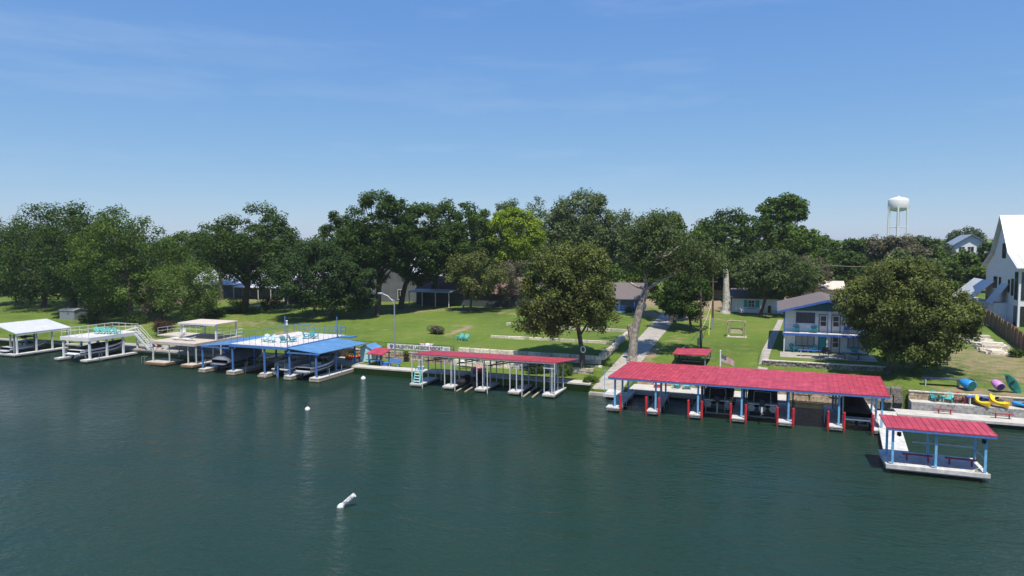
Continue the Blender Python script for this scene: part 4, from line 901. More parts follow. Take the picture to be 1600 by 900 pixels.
b = thing('egg_chair', 'white hanging egg chair beside the grey cottage wall', 'chair', (-21.6, 121.4, 4.3)); g = MB(); g.tube((-21.6, 122.3, 4.2), (-21.6, 122.3, 6.7), .04, n=6); g.tube((-21.6, 122.3, 6.7), (-21.6, 121.4, 6.6), .04, n=6); g.build('stand', M['white'], b); g = MB(); g.sphere((-21.6, 121.4, 5.5), .6, 10, 8, sz=1.45, sy=.7); g.build('basket', M['white'], b)

# buildings behind the left trees
def simple_house(name, label, x0, x1, y0, y1, z0, ze, zr, wall, roof, axis='x', over=.5, wins=(), porch=None, cat='house'):
    t = thing(name, label, cat, ((x0 + x1) / 2, y0, z0)); g = MB()
    if axis == 'x': gable_wall(g, 'x', y0, y1, x0, x1, z0, ze, zr - .15)
    else: gable_wall(g, 'y', x0, x1, y0, y1, z0, ze, zr - .15)
    g.build('wall', wall, t); g = MB()
    if axis == 'x':
        ym = (y0 + y1) / 2; zo = ze - over * (zr - ze) / (ym - y0)
        g.slab([(x0 - over, y0 - over, zo), (x1 + over, y0 - over, zo), (x1 + over, ym, zr), (x0 - over, ym, zr)], .12); g.slab([(x0 - over, ym + .004, zr), (x1 + over, ym + .004, zr), (x1 + over, y1 + over, zo), (x0 - over, y1 + over, zo)], .12)
    else:
        xm = (x0 + x1) / 2; zo = ze - over * (zr - ze) / (xm - x0)
        g.slab([(x0 - over, y0 - over, zo), (xm, y0 - over, zr), (xm, y1 + over, zr), (x0 - over, y1 + over, zo)], .12); g.slab([(xm + .004, y0 - over, zr), (x1 + over, y0 - over, zo), (x1 + over, y1 + over, zo), (xm + .004, y1 + over, zr)], .12)
    g.build('roof', roof, t)
    for w_ in wins: window(t, w_[0], w_[1], y0, w_[2], w_[3], M['white'], mull=w_[4] if len(w_) > 4 else 2)
    if porch:
        px0, px1, d, pz, m_ = porch; g = MB(); g.slab([(px0, y0 - d, pz - .35), (px1, y0 - d, pz - .35), (px1, y0 - .02, pz), (px0, y0 - .02, pz)], .1); g.build('porch_roof', m_, t)
        k = max(2, int((px1 - px0) / 3))
        for i in range(k + 1): xx = px0 + .2 + (px1 - px0 - .4) * i / k; g = MB(); g.box(xx - .07, xx + .07, y0 - d + .1, y0 - d + .24, z0, pz - .45); g.build('porch_post', M['white_post'], t)
    return t
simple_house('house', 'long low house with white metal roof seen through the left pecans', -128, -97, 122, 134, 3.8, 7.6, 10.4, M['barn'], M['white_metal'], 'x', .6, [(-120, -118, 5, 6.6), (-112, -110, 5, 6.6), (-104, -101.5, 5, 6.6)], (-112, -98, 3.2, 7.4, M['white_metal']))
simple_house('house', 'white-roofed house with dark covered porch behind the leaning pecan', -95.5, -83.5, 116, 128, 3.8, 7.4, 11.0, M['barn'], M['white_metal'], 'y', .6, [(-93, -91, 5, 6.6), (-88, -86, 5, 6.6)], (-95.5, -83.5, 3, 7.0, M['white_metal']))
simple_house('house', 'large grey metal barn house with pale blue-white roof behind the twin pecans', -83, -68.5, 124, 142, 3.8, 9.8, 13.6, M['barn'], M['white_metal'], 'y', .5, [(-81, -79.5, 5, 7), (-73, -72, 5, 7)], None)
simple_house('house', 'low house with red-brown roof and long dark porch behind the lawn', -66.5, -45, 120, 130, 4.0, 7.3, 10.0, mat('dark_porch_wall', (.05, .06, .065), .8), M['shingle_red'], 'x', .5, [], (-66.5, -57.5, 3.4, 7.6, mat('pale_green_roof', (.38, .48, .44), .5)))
simple_house('house', 'white house half hidden behind the lakeside oak', -43, -34, 128, 138, 4.2, 8.4, 10.6, M['siding_white'], M['shingle'], 'x', .5, [(-41.5, -40, 5.2, 6.8), (-38, -36.5, 5.2, 6.8)])
simple_house('garage', 'long tan garage behind the bleached dead trunk', -17.5, -8.2, 150, 158, 4.6, 7.8, 8.6, M['beige'], M['tan_roof'], 'x', .4, [(-15, -13, 5.6, 6.8)], cat='garage')
simple_house('house', 'tan house behind the two-storey lodge roof', 2, 12, 140, 149, 4.6, 8.2, 9.4, M['beige'], M['tan_roof'], 'x', .5, [(3.5, 5, 5.6, 7), (7, 8.5, 5.6, 7)])
simple_house('trailer', 'white flat-roofed trailer building behind the lodge', 7, 17, 158, 163, 5.0, 8.6, 9.0, M['siding_white'], M['white_metal'], 'x', .2, [(9, 10, 6.4, 7.6), (13, 14, 6.4, 7.6)], cat='trailer')
simple_house('shed', 'small grey shed at the foot of the leaning left trunk', -123.3, -119.4, 87.5, 90, 2.4, 4.3, 4.6, M['grey_paint'], M['grey_paint'], 'x', .1, cat='shed')
simple_house('house', 'pale shed building behind the left tree trunks', -118, -111, 108, 113, 3.6, 6.2, 7.0, M['beige'], M['tan_roof'], 'x', .3)
HX0 = at(1484, 380, 240)[0]
t = simple_house('house', 'distant gabled white house with blue-grey roof among far treetops at right', HX0, HX0 + 11, 240, 252, 6, 16.0, 19.6, M['siding_white'], mat('blue_grey_roof', (.20, .25, .32), .6), 'y', .9, [(HX0 + 2.4, HX0 + 3.9, 14.3, 15.9), (HX0 + 4.7, HX0 + 6.2, 14.3, 15.9), (HX0 + 7.0, HX0 + 8.5, 14.3, 15.9)])

# tall white house at the right edge
t = thing('house', 'tall white three-storey house with steep metal gable at the right edge', 'house', (34, 122, 4))
g = MB(); pts = [(121.5, 3.2), (138.5, 3.2), (138.5, 12.9), (134.2, 14.8), (130, 20.6), (125.2, 14.8), (121.5, 13.2)]
a = [(34.0, p, z) for p, z in pts]; b = [(62, p, z) for p, z in pts]; n = 7
g.add(a + b, [tuple(range(n)), tuple(range(2 * n - 1, n - 1, -1))] + [(i, n + i, n + (i + 1) % n, (i + 1) % n) for i in range(n)]); g.build('wall', M['siding_white'], t)
g = MB()
prof = [(120.6, 12.85), (125.1, 14.95), (130, 20.95), (134.4, 14.95), (139.3, 12.75)]
for (p, q) in zip(prof, prof[1:]):
    g.slab([(33.4, p[0], p[1]), (63, p[0], p[1]), (63, q[0], q[1]), (33.4, q[0], q[1])] if q[0] > p[0] else [], .14)
    for k in range(30): xx = 33.6 + k * 1.0; g.bar((xx, p[0], p[1] + .02), (xx, q[0], q[1] + .02), .04, .05)
g.build('roof', M['white_metal'], t)
g = MB(); g.slab([(37.0, 122.5, 15.2), (41, 122.5, 15.2), (41, 128, 17.9), (37.0, 128, 17.9)], .14); g.box(37.3, 40.7, 122.9, 127, 13.5, 15.05); g.build('dormer', M['siding_white'], t)
for (y0, y1, z0, z1, mu) in ((128.3, 129.9, 14.2, 16.4, 2), (132.2, 133.9, 9.3, 11.0, 2), (130.2, 131.0, 9.6, 11.0, 1), (125.7, 126.4, 9.0, 10.8, 1), (123.9, 124.8, 8.6, 11.0, 1), (131.0, 132.3, 4.9, 6.6, 2)):
    window(t, y0, y1, 34.0, z0, z1, M['dark_metal'], axis='x', out=-1, mull=mu)
for (z0, z1) in ((8.0, 12.2), (3.9, 7.1)):
    g = MB(); g.box(33.93, 33.997, 121.9, 123.3, z0, z1); g.build('porch_opening', M['glass'], t)
    g = MB(); g.box(34.3, 37.5, 121.43, 121.497, z0, z1); g.build('porch_opening', M['glass'], t)
g = MB(); g.box(37.6, 38.0, 120.9, 121.45, 3.2, 12.7); g.build('porch_column', M['white'], t)
g = MB(); g.box(32.2, 33.99, 126.6, 129.6, 3.2, 7.2); g.build('bay', M['siding_white'], t)
g = MB(); g.slab([(31.9, 126.2, 7.1), (33.98, 126.2, 10.2), (33.98, 130.0, 10.2), (31.9, 130, 7.1)], .1); g.build('bay_roof', mat('grey_metal_roof', (.42, .45, .50), .4), t)
g = MB(); g.slab([(30.5, 133.5, 7.0), (33.98, 133.5, 10.3), (33.98, 146, 10.3), (30.5, 146, 7.0)], .1); g.box(31.2, 33.9, 134, 145.5, 3.2, 6.9); g.build('side_wing', M['white_metal'], t)

# ------------------------------------------------------------------ water tower
t = thing('water_tower', 'white water tower on six slender legs above the far trees', 'water tower', (0, 0, 0)); TX, TY = None, None
Yc = 400.0; Xc = (1400.5 - 800) / F * Yc; tx, ty = ca * Xc - sa * Yc, sa * Xc + ca * Yc
t.location = (tx, ty, 6); ORG[t.name] = (tx, ty, 6)
g = MB(); rings = []
for (r, z) in ((.9, 36.2), (2.8, 36.5), (4.4, 37.1), (5.3, 37.8), (5.5, 38.3), (5.5, 42.9), (5.2, 43.4), (4.0, 44.0), (2.2, 44.5), (.6, 44.8), (.5, 45.3)):
    rings.append([(tx + r * math.cos(2 * math.pi * i / 28), ty + r * math.sin(2 * math.pi * i / 28), z) for i in range(28)])
g.loft(rings); g.build('tank', M['white'], t, smooth=True)
g = MB(); g.tube((tx, ty, 5), (tx, ty, 35.9), .75, n=10); g.build('riser_pipe', M['white'], t)
for i in range(6):
    a_ = 2 * math.pi * (i + .35) / 6; g = MB(); g.tube((tx + 5.9 * math.cos(a_), ty + 5.9 * math.sin(a_), 5), (tx + 5.3 * math.cos(a_), ty + 5.3 * math.sin(a_), 39), .55, n=8); g.build('leg', M['white'], t)
    b_ = 2 * math.pi * (i + 1.35) / 6
    for z in (16, 27): g = MB(); rr = 5.9 - .6 * (z - 5) / 34; g.tube((tx + rr * math.cos(a_), ty + rr * math.sin(a_), z), (tx + rr * math.cos(b_), ty + rr * math.sin(b_), z), .16, n=5); g.build('brace', M['white'], t)

# ------------------------------------------------------------------ fences, poles, lamp
def board_fence(label, pts, h, m, cat='fence', w=.14):
    t = thing('fence', label, cat, (*pts[0], 0)); g = MB(); gp = MB()
    for (p, q) in zip(pts, pts[1:]):
        P, Q = Vector((*p, 0)), Vector((*q, 0)); d = Q - P; L = d.length; d.normalize(); a = math.atan2(d.y, d.x); s = 0
        while s < L:
            c = P + d * s; g.rbox(c.x, c.y, hgt(c.x, c.y), w - .012, .03, h + random.uniform(-.02, .02), a); s += w
        s = 0
        while s < L + .1:
            c = P + d * s; nrm = Vector((-d.y, d.x, 0)) * .09; gp.rbox(c.x + nrm.x, c.y + nrm.y, hgt(c.x, c.y), .12, .12, h + .1, a); s += 2.4
    g.build('boards', m, t); gp.build('fence_posts', M['wood'], t); return t
board_fence('tall brown board fence beside the white three-storey house', [(28.6, 88), (28.3, 97), (29.2, 106), (29.6, 112), (30.3, 118), (30.6, 124), (30.2, 132)], 2.3, M['fence_wood'])
t = thing('fence', 'thin dark wire fence along the top of the banner wall', 'fence', (-57, 79, 2)); g = MB(); m_ = MB()
for i in range(17): x = -56.5 + i * 1.13; g.tube((x, 79.1, 1.9), (x, 79.1, 3.15), .025, n=5)
g.tube((-56.5, 79.1, 3.13), (-38.4, 79.1, 3.13), .02, n=5); g.build('fence_posts', M['dark_metal'], t)
for k in range(56): x = -56.5 + k * .325; m_.tube((x, 79.1, 1.95), (x + .9, 79.1, 3.1), .006, n=3, cap=False); m_.tube((x + .9, 79.1, 1.95), (x, 79.1, 3.1), .006, n=3, cap=False)
m_.build('wire_mesh', M['dark_metal'], t)
t = thing('street_lamp', 'tall grey street lamp with curved arm beside the banner', 'street lamp', (-46.4, 79.45 - .6, .92))
y_ = 77.9; g = MB(); g.box(-46.75, -46.15, y_ - .3, y_ + .3, .8, 1.25); g.build('footing', M['concrete'], t); g = MB(); g.tube((-46.45, y_, 1.25), (-46.45, y_, 8.9), .11, .08, n=10); g.build('pole', M['galv'], t)
g = MB(); g.path([(-46.45, y_, 8.2), (-46.75, y_, 8.9), (-47.4, y_ - .05, 9.5), (-48.1, y_ - .1, 9.75)], .05, 6); g.tube((-46.45, y_, 8.9), (-47.3, y_, 9.2), .04, n=6); g.build('arm', M['galv'], t)
g = MB(); g.sphere((-48.5, y_ - .1, 9.8), .42, 10, 6, sx=1.1, sy=.55, sz=.38); g.build('lamp_head', M['galv'], t)
# utility poles
t = thing('utility_pole', 'dark wooden utility pole with grey meter boxes on the right lawn', 'utility pole', (-8.6, 90.5, 2.7)); g = MB(); g.tube((-8.6, 90.5, 2.5), (-8.75, 90.5, 10.2), .17, .12, n=9); g.build('pole', M['pole_wood'], t)
g = MB(); g.box(-9.05, -8.8, 90.2, 90.45, 3.3, 4.2); g.box(-8.6, -8.4, 90.2, 90.4, 3.9, 4.9); g.build('meter_box', M['grey_paint'], t)
t = thing('utility_pole', 'taller brown utility pole farther back by the dead trunk', 'utility pole', (-8.5, 107.1, 3.5)); g = MB(); g.tube((-8.5, 107.1, 3.3), (-8.6, 107.1, 12.6), .18, .12, n=9); g.build('pole', M['pole_wood'], t)
g = MB(); g.box(-9.3, -7.9, 107.0, 107.1, 10.6, 10.75); g.build('crossarm', M['pole_wood'], t); g = MB(); g.box(-8.7, -8.3, 106.75, 106.9, 3.3, 5.2); g.build('conduit', M['galv'], t)
t = thing('guy_wire', 'pale sagging cable from the small crimson roof up to the brown pole', 'cable', (-9.8, 84, 3.6)); g = MB(); P0, P1, P2 = Vector((-10.2, 84.6, 3.6)), Vector((-8.6, 90.3, 5.4)), Vector((-8.5, 106.8, 8.6)); pp = []
for (A, B, sg) in ((P0, P1, .15), (P1, P2, .7)):
    for k in range(9): f = k / 8; q = A.lerp(B, f); q.z -= sg * 4 * f * (1 - f); pp.append(tuple(q))
g.path(pp, .035, 5); g.build('cable', M['rope'], t)
t = thing('guy_guard', 'upright yellow-green guy wire guard on the right lawn', 'guy guard', (-8.6, 101.5, 3.2)); g = MB(); g.tube((-8.6, 101.5, 3.1), (-8.45, 101.9, 6.2), .06, n=6); g.build('guard', M['yguard'], t)
for (p, q, lab) in (((10, 150, 12.2), (60, 175, 12.8), 'thin power line crossing the trees at right'),):
    t = thing('power_line', lab, 'power line', p); g = MB(); A, B = Vector(p), Vector(q); pp = []
    for k in range(13): f = k / 12; c = A.lerp(B, f); c.z -= 1.6 * f * (1 - f) * 2; pp.append(tuple(c))
    g.path(pp, .04, 4); g.build('wire', M['rope'], t)
    for k, P_ in enumerate((A, B)): u = thing('utility_pole', 'power pole hidden among the trees ' + ('behind the lodge' if k == 0 else 'behind the tall white house'), 'utility pole', tuple(P_)); g = MB(); g.tube((P_.x, P_.y, 4), (P_.x, P_.y, P_.z + .3), .16, n=7); g.build('pole', M['pole_wood'], u)
# flag
t = thing('flagpole', 'white flagpole behind the crimson boathouse with a small striped flag', 'flagpole', (-5.5, 80.6, 1.8)); g = MB(); g.tube((-5.5, 80.6, 1.6), (-5.5, 80.6, 4.1), .09, .08, n=10); g.sphere((-5.5, 80.6, 4.14), .1, 8, 6); g.build('pole', M['white'], t)
g = MB(); nx_, ny_ = 20, 13
def fp(i, j): u, v = i / nx_, j / ny_; return (-5.4 + 1.5 * u * .95, 80.6 + .14 * math.sin(u * 9 + v), 3.75 - .85 * v * (1 - .15 * u) - .62 * u - .07 * math.sin(u * 8))
for i in range(nx_):
    for j in range(ny_):
        g.add([fp(i, j), fp(i + 1, j), fp(i + 1, j + 1), fp(i, j + 1)], [(0, 1, 2, 3)], 2 if (i < 8 and j < 7) else j % 2)
stars = []
g.build('flag', [M['flag_red'], M['flag_white'], M['flag_blue']], t); g = MB()
for r in range(5):
    for c in range(5):
        p = fp(.9 + c * 1.5 + (.7 if r % 2 else 0), .9 + r * 1.25); g.sphere((p[0], p[1] - .012, p[2]), .022, 5, 4, sy=.3)
g.build('flag_stars', M['flag_white'], t)

# ------------------------------------------------------------------ banner with the name
t = thing('banner', 'long white banner board with dark lettering on top of the tan block wall', 'sign', (-43, 78.2, 2.0))
bx0, bx1, by, bz0, bz1 = -47.7, -38.5, 78.12, 2.46, 3.13
g = MB(); g.box(bx0, bx1, by, by + .06, bz0, bz1); g.build('board', M['white'], t)
for x in (bx0 + .2, (bx0 + bx1) / 2, bx1 - .2): g = MB(); g.box(x - .05, x + .05, by + .065, by + .16, 1.4, bz1 - .05); g.build('support', M['grey_paint'], t)
def text(s, x, y, z, size, m, parent, rot=(R(90), 0, 0), name='lettering', sx=1.0, align='LEFT', depth=.012):
    c = bpy.data.curves.new('t', 'FONT'); c.body = s; c.size = size; c.extrude = depth; c.align_x = align; c.align_y = 'CENTER'; c.offset = .012 * size
    o = bpy.data.objects.new('t', c); col.objects.link(o); dg = bpy.context.evaluated_depsgraph_get(); me = bpy.data.meshes.new_from_object(o.evaluated_get(dg)); bpy.data.objects.remove(o)
    me.name = name; me.materials.clear(); me.materials.append(m); me.transform(__import__('mathutils').Matrix.Diagonal((sx, 1, 1, 1)))
    q = bpy.data.objects.new(name, me); col.objects.link(q); off = ORG.get(root_of(parent).name, (0, 0, 0)); q.parent = parent; q.location = (x - off[0], y - off[1], z - off[2]); q.rotation_euler = rot; return q
L_ = text('VALENTINE LAKESIDE RESORT', bx0 + 1.2, by - .02, 2.8, .6, M['ink'], t)
L_.scale = (7.0 / max(.1, L_.dimensions.x), 1, 1) if L_.dimensions.x else (1, 1, 1)
g = MB(); rr = []
for (w_, z) in ((.05, 2.52), (.18, 2.66), (.26, 2.82), (.26, 3.0), (.1, 3.06)): rr.append([(bx0 + .62 - w_, by - .02, z), (bx0 + .62 + w_, by - .02, z), (bx0 + .62 + w_, by - .003, z), (bx0 + .62 - w_, by - .003, z)])
g.loft(rr); g.box(bx0 + 1.05, bx0 + 1.25, by - .015, by - .003, 2.7, 2.9); g.build('emblem', M['ink_blue'], t)
g = MB()
for (z, w_) in ((2.93, .62), (2.77, .7), (2.62, .55)): g.box(bx1 - .15 - w_, bx1 - .15, by - .012, by - .003, z, z + .055)
g.build('small_print', M['ink_blue'], t)

# ------------------------------------------------------------------ shed, little pavilions
t = thing('shed', 'narrow pale turquoise dock shed with blue roof behind the small red shelter', 'shed', (-49.2, 75.8, .95))
g = MB(); gable_wall(g, 'y', -50.2, -48.6, 75.5, 77.6, .98, 2.75, 3.05); g.build('wall', M['mint'], t); g = MB()
g.slab([(-50.45, 75.35, 2.7), (-49.4, 75.35, 3.22), (-49.4, 77.8, 3.22), (-50.45, 77.8, 2.7)], .07); g.slab([(-49.396, 75.35, 3.22), (-48.3, 75.35, 2.7), (-48.3, 77.8, 2.7), (-49.396, 77.8, 3.22)], .07); g.build('roof', M['blue_roof'], t)
g = MB(); g.box(-49.9, -48.95, 75.46, 75.497, 1.02, 2.6); g.build('door', M['aqua'], t)
t = thing('shelter', 'tiny red-roofed shelter with dark green posts over a blue table', 'shelter', (-46.7, 74.6, .98))
g = MB(); g.slab([(-47.9, 73.2, 2.5), (-45.4, 73.2, 2.5), (-45.7, 76.0, 2.85), (-48.2, 76.0, 2.85)], .08); g.build('roof', M['red_roof'], t)
for (x, y) in ((-47.6, 73.5), (-45.8, 73.5), (-47.8, 75.7), (-46.0, 75.7)): g = MB(); g.box(x - .06, x + .06, y - .06, y + .06, .98, 2.42); g.build('post', M['teal_paint'], t)
t = thing('table', 'blue picnic table under the tiny red shelter', 'table', (-46.7, 74.5, .98)); g = MB(); g.box(-47.9, -45.9, 73.3, 74.0, 1.66, 1.72); g.build('tabletop', M['royal_paint'], t)
for x in (-47.6, -46.2): g = MB(); g.box(x - .04, x + .04, 73.5, 73.8, .98, 1.655); g.build('leg', M['dark_metal'], t)
for (x, y, lab) in ((-46.3, 74.4, 'dark blue cooler tub on the walkway beside the blue picnic table'), (-45.5, 74.0, 'blue drum lying by the post of the tiny red shelter')):
    b = thing('cooler', lab, 'cooler', (x, y, .98)); g = MB(); g.rbox(x, y, .98, .7, .45, .38, .2, top=1.05); g.build('body', M['royal_paint'], b); g = MB(); g.rbox(x, y, 1.362, .78, .52, .06, .2); g.build('lid', M['white'] if x < -46 else M['kayak_blue'], b)
t = thing('shelter', 'flat crimson shade roof on four dark posts behind the crimson boathouse', 'shelter', (-9, 82, 1.8))
g = MB(); ribbed(g, (-10.95, 81.2, 3.42), (-7.0, 81.2, 3.42), (-6.7, 85.2, 3.62), (-10.9, 85.2, 3.55), .1, .5, .02); g.build('roof', M['red_roof'], t)
for (x, y) in ((-10.7, 81.5), (-7.25, 81.5), (-10.6, 84.9), (-6.95, 84.9)): g = MB(); g.box(x - .06, x + .06, y - .06, y + .06, hgt(x, y) - .1, 3.35); g.build('post', M['dark_metal'] if x < -9 else M['grey_paint'], t)
t = thing('picnic_table', 'grey picnic table in the shade of the flat crimson roof', 'table', (-8.8, 83, 1.9)); z0 = hgt(-8.8, 83); g = MB(); g.box(-9.9, -7.8, 82.6, 83.4, z0 + .72, z0 + .78); g.build('tabletop', M['grey_paint'], t)
for y in (82.0, 83.75): g = MB(); g.box(-9.9, -7.8, y, y + .28, z0 + .42, z0 + .47); g.build('bench_board', M['grey_paint'], t)
for x in (-9.5, -8.2): g = MB(); g.bar((x, 82.1, z0), (x, 83.0, z0 + .71), .06); g.bar((x + .08, 83.9, z0), (x + .08, 83.0, z0 + .71), .06); g.build('leg', M['dark_metal'], t)

# ------------------------------------------------------------------ furniture prototypes
def adirondack(m):
    t = thing('adirondack_chair', 'x', 'garden chair'); 
    g = MB()
    for k in range(5): g.slab([(-.28, -.38 + k * .13, .40 - k * .03), (.28, -.38 + k * .13, .40 - k * .03), (.28, -.27 + k * .13, .375 - k * .03), (-.28, -.27 + k * .13, .375 - k * .03)], .025)
    g.build('seat', m, t); g = MB()
    for k in range(5):
        x = -.24 + k * .12; hh = .98 - abs(k - 2) * .06; g.slab([(x - .052, .22, .27), (x + .052, .22, .27), (x * 1.25 + .052, .50, hh), (x * 1.25 - .052, .50, hh)], .03)
    g.box(-.3, .3, .33, .36, .48, .54); g.build('backrest', m, t)
    for s in (-1, 1): g = MB(); g.box(s * .36 - .07, s * .36 + .07, -.45, .38, .56, .59); g.build('armrest', m, t)
    for s in (-1, 1): g = MB(); g.box(s * .34 - .02, s * .34 + .02, -.42, -.32, 0, .555); g.build('leg', m, t); g = MB(); g.bar((s * .31, -.3, .34), (s * .31, .5, .03), .04, .1); g.build('leg', m, t)
    return t
first = {}
def chair(kind, x, y, z, rz, label, group=None):
    m = M[kind]
    if kind not in first: o = adirondack(m); first[kind] = o; o.location = (x, y, z); o.rotation_euler = (0, 0, rz); o['label'] = label
    else: o = copy_tree(first[kind], (x, y, z), rz, label)
    o['group'] = group or 'garden chairs in matching slatted shape'; return o
for i, lab in enumerate(('first turquoise sun deck chair from the left, on the white two-level boathouse', 'second turquoise sun deck chair from the left, on the white two-level boathouse', 'third turquoise sun deck chair from the left, on the white two-level boathouse', 'last turquoise sun deck chair on the right, on the white two-level boathouse')):
    chair('turq', -90.9 + i * .95, 70.0 + .25 * i, 3.43, R(75 + 6 * i), lab, 'turquoise chairs on the white sun deck')
chair('turq_dk', -57.6, 69.6, 3.91, R(200), 'teal slatted chair at the front of the blue-railed sun deck, seen from behind'); chair('turq_dk', -56.9, 70.4, 3.91, R(150), 'teal slatted chair just behind the front one on the blue-railed sun deck')
chair('turq_dk', -57.2, 73.6, 3.91, R(110), 'teal slatted chair standing farther back on the blue-railed sun deck'); chair('turq_dk', -56.3, 74.0, 3.91, R(70), 'rearmost teal slatted chair beside its twin on the blue-railed sun deck')
chair('mint', -60.2, 69.3, 3.91, R(10), 'pale mint chair at the left on the blue-railed sun deck'); chair('mint', -59.0, 69.1, 3.91, R(-5), 'pale mint chair next to the teal ones on the blue-railed sun deck')
chair('turq', -41.3, 86.9, hgt(-41.3, 86.9), R(-25), 'left one of two turquoise chairs side by side on the lawn'); chair('turq', -40.35, 86.7, hgt(-40.3, 86.7), R(-15), 'right one of two turquoise chairs side by side on the lawn')
chair('turq', -97.5, 103.5, hgt(-97.5, 103.5), R(10), 'turquoise chair on the shaded terrace by the green hedge'); chair('turq', -93.0, 105.5, hgt(-93, 105.5), R(80), 'turquoise chair turned sideways above the end of the green hedge')
chair('turq', -9.6, 75.0, .63, R(-10), 'left turquoise chair on the shore walk behind the crimson boathouse'); chair('turq', -8.5, 74.9, .63, R(10), 'right turquoise chair on the shore walk behind the crimson boathouse')
chair('turq_dk', 14.6, 74.2, 1.33, R(25), 'turquoise chair coloured darker for tree shade at the left end of the upper terrace'); chair('turq', 15.6, 74.1, 1.33, R(-20), 'turquoise chair between the shaded one and the red chair on the terrace')  # first chair gets a darker teal in place of tree shade
chair('turq_dk', 2.75, 90.6, 5.47, R(5), 'left teal chair on the lodge balcony'); chair('turq_dk', 4.7, 90.6, 5.47, R(-5), 'right teal chair on the lodge balcony under the window')
chair('turq_dk', 2.5, 90.6, 3.06, R(40), 'left teal chair on the lodge ground-floor porch'); chair('turq_dk', 4.6, 90.6, 3.06, R(-40), 'right teal chair on the lodge ground-floor porch'); chair('turq_dk', 9.2, 90.6, 3.06, R(0), 'teal chair on the lodge porch behind the right oak')
M['red_chair'] = M['red_dk']; chair('red_chair', 16.5, 74.2, 1.33, R(0), 'dark red chair on the upper terrace beside the blue-topped bench')
chair('royal_paint', 8.3, 90.6, 5.47, R(-10), 'dark blue chair at the right of the lodge balcony')
t = thing('porch_table', 'dark round table between the teal chairs on the lodge porch', 'table', (3.55, 90.6, 3.05)); g = MB(); g.tube((3.55, 90.6, 3.75), (3.55, 90.6, 3.8), .5, n=14); g.build('tabletop', M['dark_metal'], t); g = MB(); g.tube((3.55, 90.6, 3.05), (3.55, 90.6, 3.75), .05, n=6); g.build('leg', M['dark_metal'], t)
def bench(label, x0, x1, y, z, m, legm=None, w=.4, h=.45, group=None, back=False, cat='bench'):
    t = thing('bench', label, cat, ((x0 + x1) / 2, y, z), group); g = MB(); g.box(x0, x1, y, y + w, z + h - .05, z + h); g.build('seat', m, t)
    for x in (x0 + .25, x1 - .32): g = MB(); g.box(x, x + .07, y + .04, y + w - .04, z, z + h - .055); g.build('leg', legm or m, t)
    if back: g = MB(); g.slab([(x0, y + w, z + h + .1), (x1, y + w, z + h + .1), (x1, y + w + .12, z + h + .5), (x0, y + w + .12, z + h + .5)], .05); g.build('backrest', m, t)
    return t
bench('blue-topped table bench with white legs on the upper terrace', 17.0, 19.1, 73.75, 1.33, M['royal_paint'], M['white'], .7, .72)
g_ = 'low red benches on the lower terrace walk'
bench('low dark red bench on the lower walk below the yellow kayaks, left one', 14.2, 15.7, 72.1, .61, M['red_dk'], None, .3, .42, g_); bench('low dark red bench on the lower walk near the right edge', 18.6, 20.2, 72.0, .61, M['red_dk'], None, .3, .42, g_)
bench('blue bench on the lodge patio with the longer top, left one', 2.9, 5.5, 87.3, hgt(4, 87.3) + .04, M['royal_paint'], M['white_post'], .7, .74); bench('shorter blue bench on the lodge patio, right one', 7.6, 9.6, 87.0, hgt(8, 87) + .04, M['royal_paint'], M['dark_metal'], .7, .7)
bench('blue park bench with backrest on the walkway right of the tiny shelter', -45.0, -43.2, 73.6, .99, M['blue_paint'], M['sky_paint'], .45, .45, None, True)
bench('dark blue table in deep shade under the right oak', 14.0, 17.4, 77.2, hgt(16, 77.2), M['boat_navy'], M['white_post'], .8, .75)
t = thing('barbecue_grill', 'black barrel grill on the lodge patio between the blue benches', 'grill', (5.9, 87.4, 2.95)); z0 = hgt(5.9, 87.4) + .03; g = MB(); g.tube((5.5, 87.5, z0 + .95), (6.3, 87.5, z0 + .95), .27, n=12); g.build('barrel', M['dark_metal'], t)
for (x, y) in ((5.6, 87.3), (6.2, 87.3), (5.6, 87.7), (6.2, 87.7)): g = MB(); g.tube((x, y, z0), (x, y, z0 + .8), .025, n=5); g.build('leg', M['dark_metal'], t)
t = thing('barbecue_grill', 'black kettle grill in tree shade above the terrace wall', 'grill', (17.9, 76.6, 2.2)); z0 = hgt(17.9, 76.6); g = MB(); g.sphere((17.9, 76.6, z0 + .85), .33, 12, 8, sz=.8); g.build('kettle', M['black'], t)
for a_ in (0, 2.1, 4.2): g = MB(); g.tube((17.9 + .3 * math.cos(a_), 76.6 + .3 * math.sin(a_), z0), (17.9, 76.6, z0 + .7), .02, n=5); g.build('leg', M['black'], t)
t = thing('barbecue_grill', 'black smoker standing in the shade beside the white cottage', 'grill', (-.6, 125.6, 4.2)); z0 = hgt(-.6, 125.6); g = MB(); g.tube((-.6, 125.6, z0 + .3), (-.6, 125.6, z0 + 1.3), .28, n=10); g.sphere((-.6, 125.6, z0 + 1.32), .28, 10, 6); g.build('body', M['black'], t)
t = thing('table', 'white picnic table beside the white cottage in tree shade', 'table', (.6, 125.9, 4.2)); z0 = hgt(.6, 125.9); g = MB(); g.box(-.1, 1.6, 125.9, 126.5, z0 + .7, z0 + .76); g.build('tabletop', M['white'], t)
for x in (.1, 1.35): g = MB(); g.box(x, x + .07, 126.0, 126.4, z0, z0 + .695); g.build('leg', M['white'], t)
t = thing('picnic_table', 'white picnic table on the grass strip behind the low boathouse', 'table', (-35.3, 76.6, 1)); g = MB(); g.box(-36.3, -34.3, 76.2, 76.9, 1.68, 1.74); g.build('tabletop', M['white'], t); g = MB(); g.box(-36.3, -34.3, 75.6, 75.85, 1.4, 1.45); g.build('bench_board', M['white'], t)
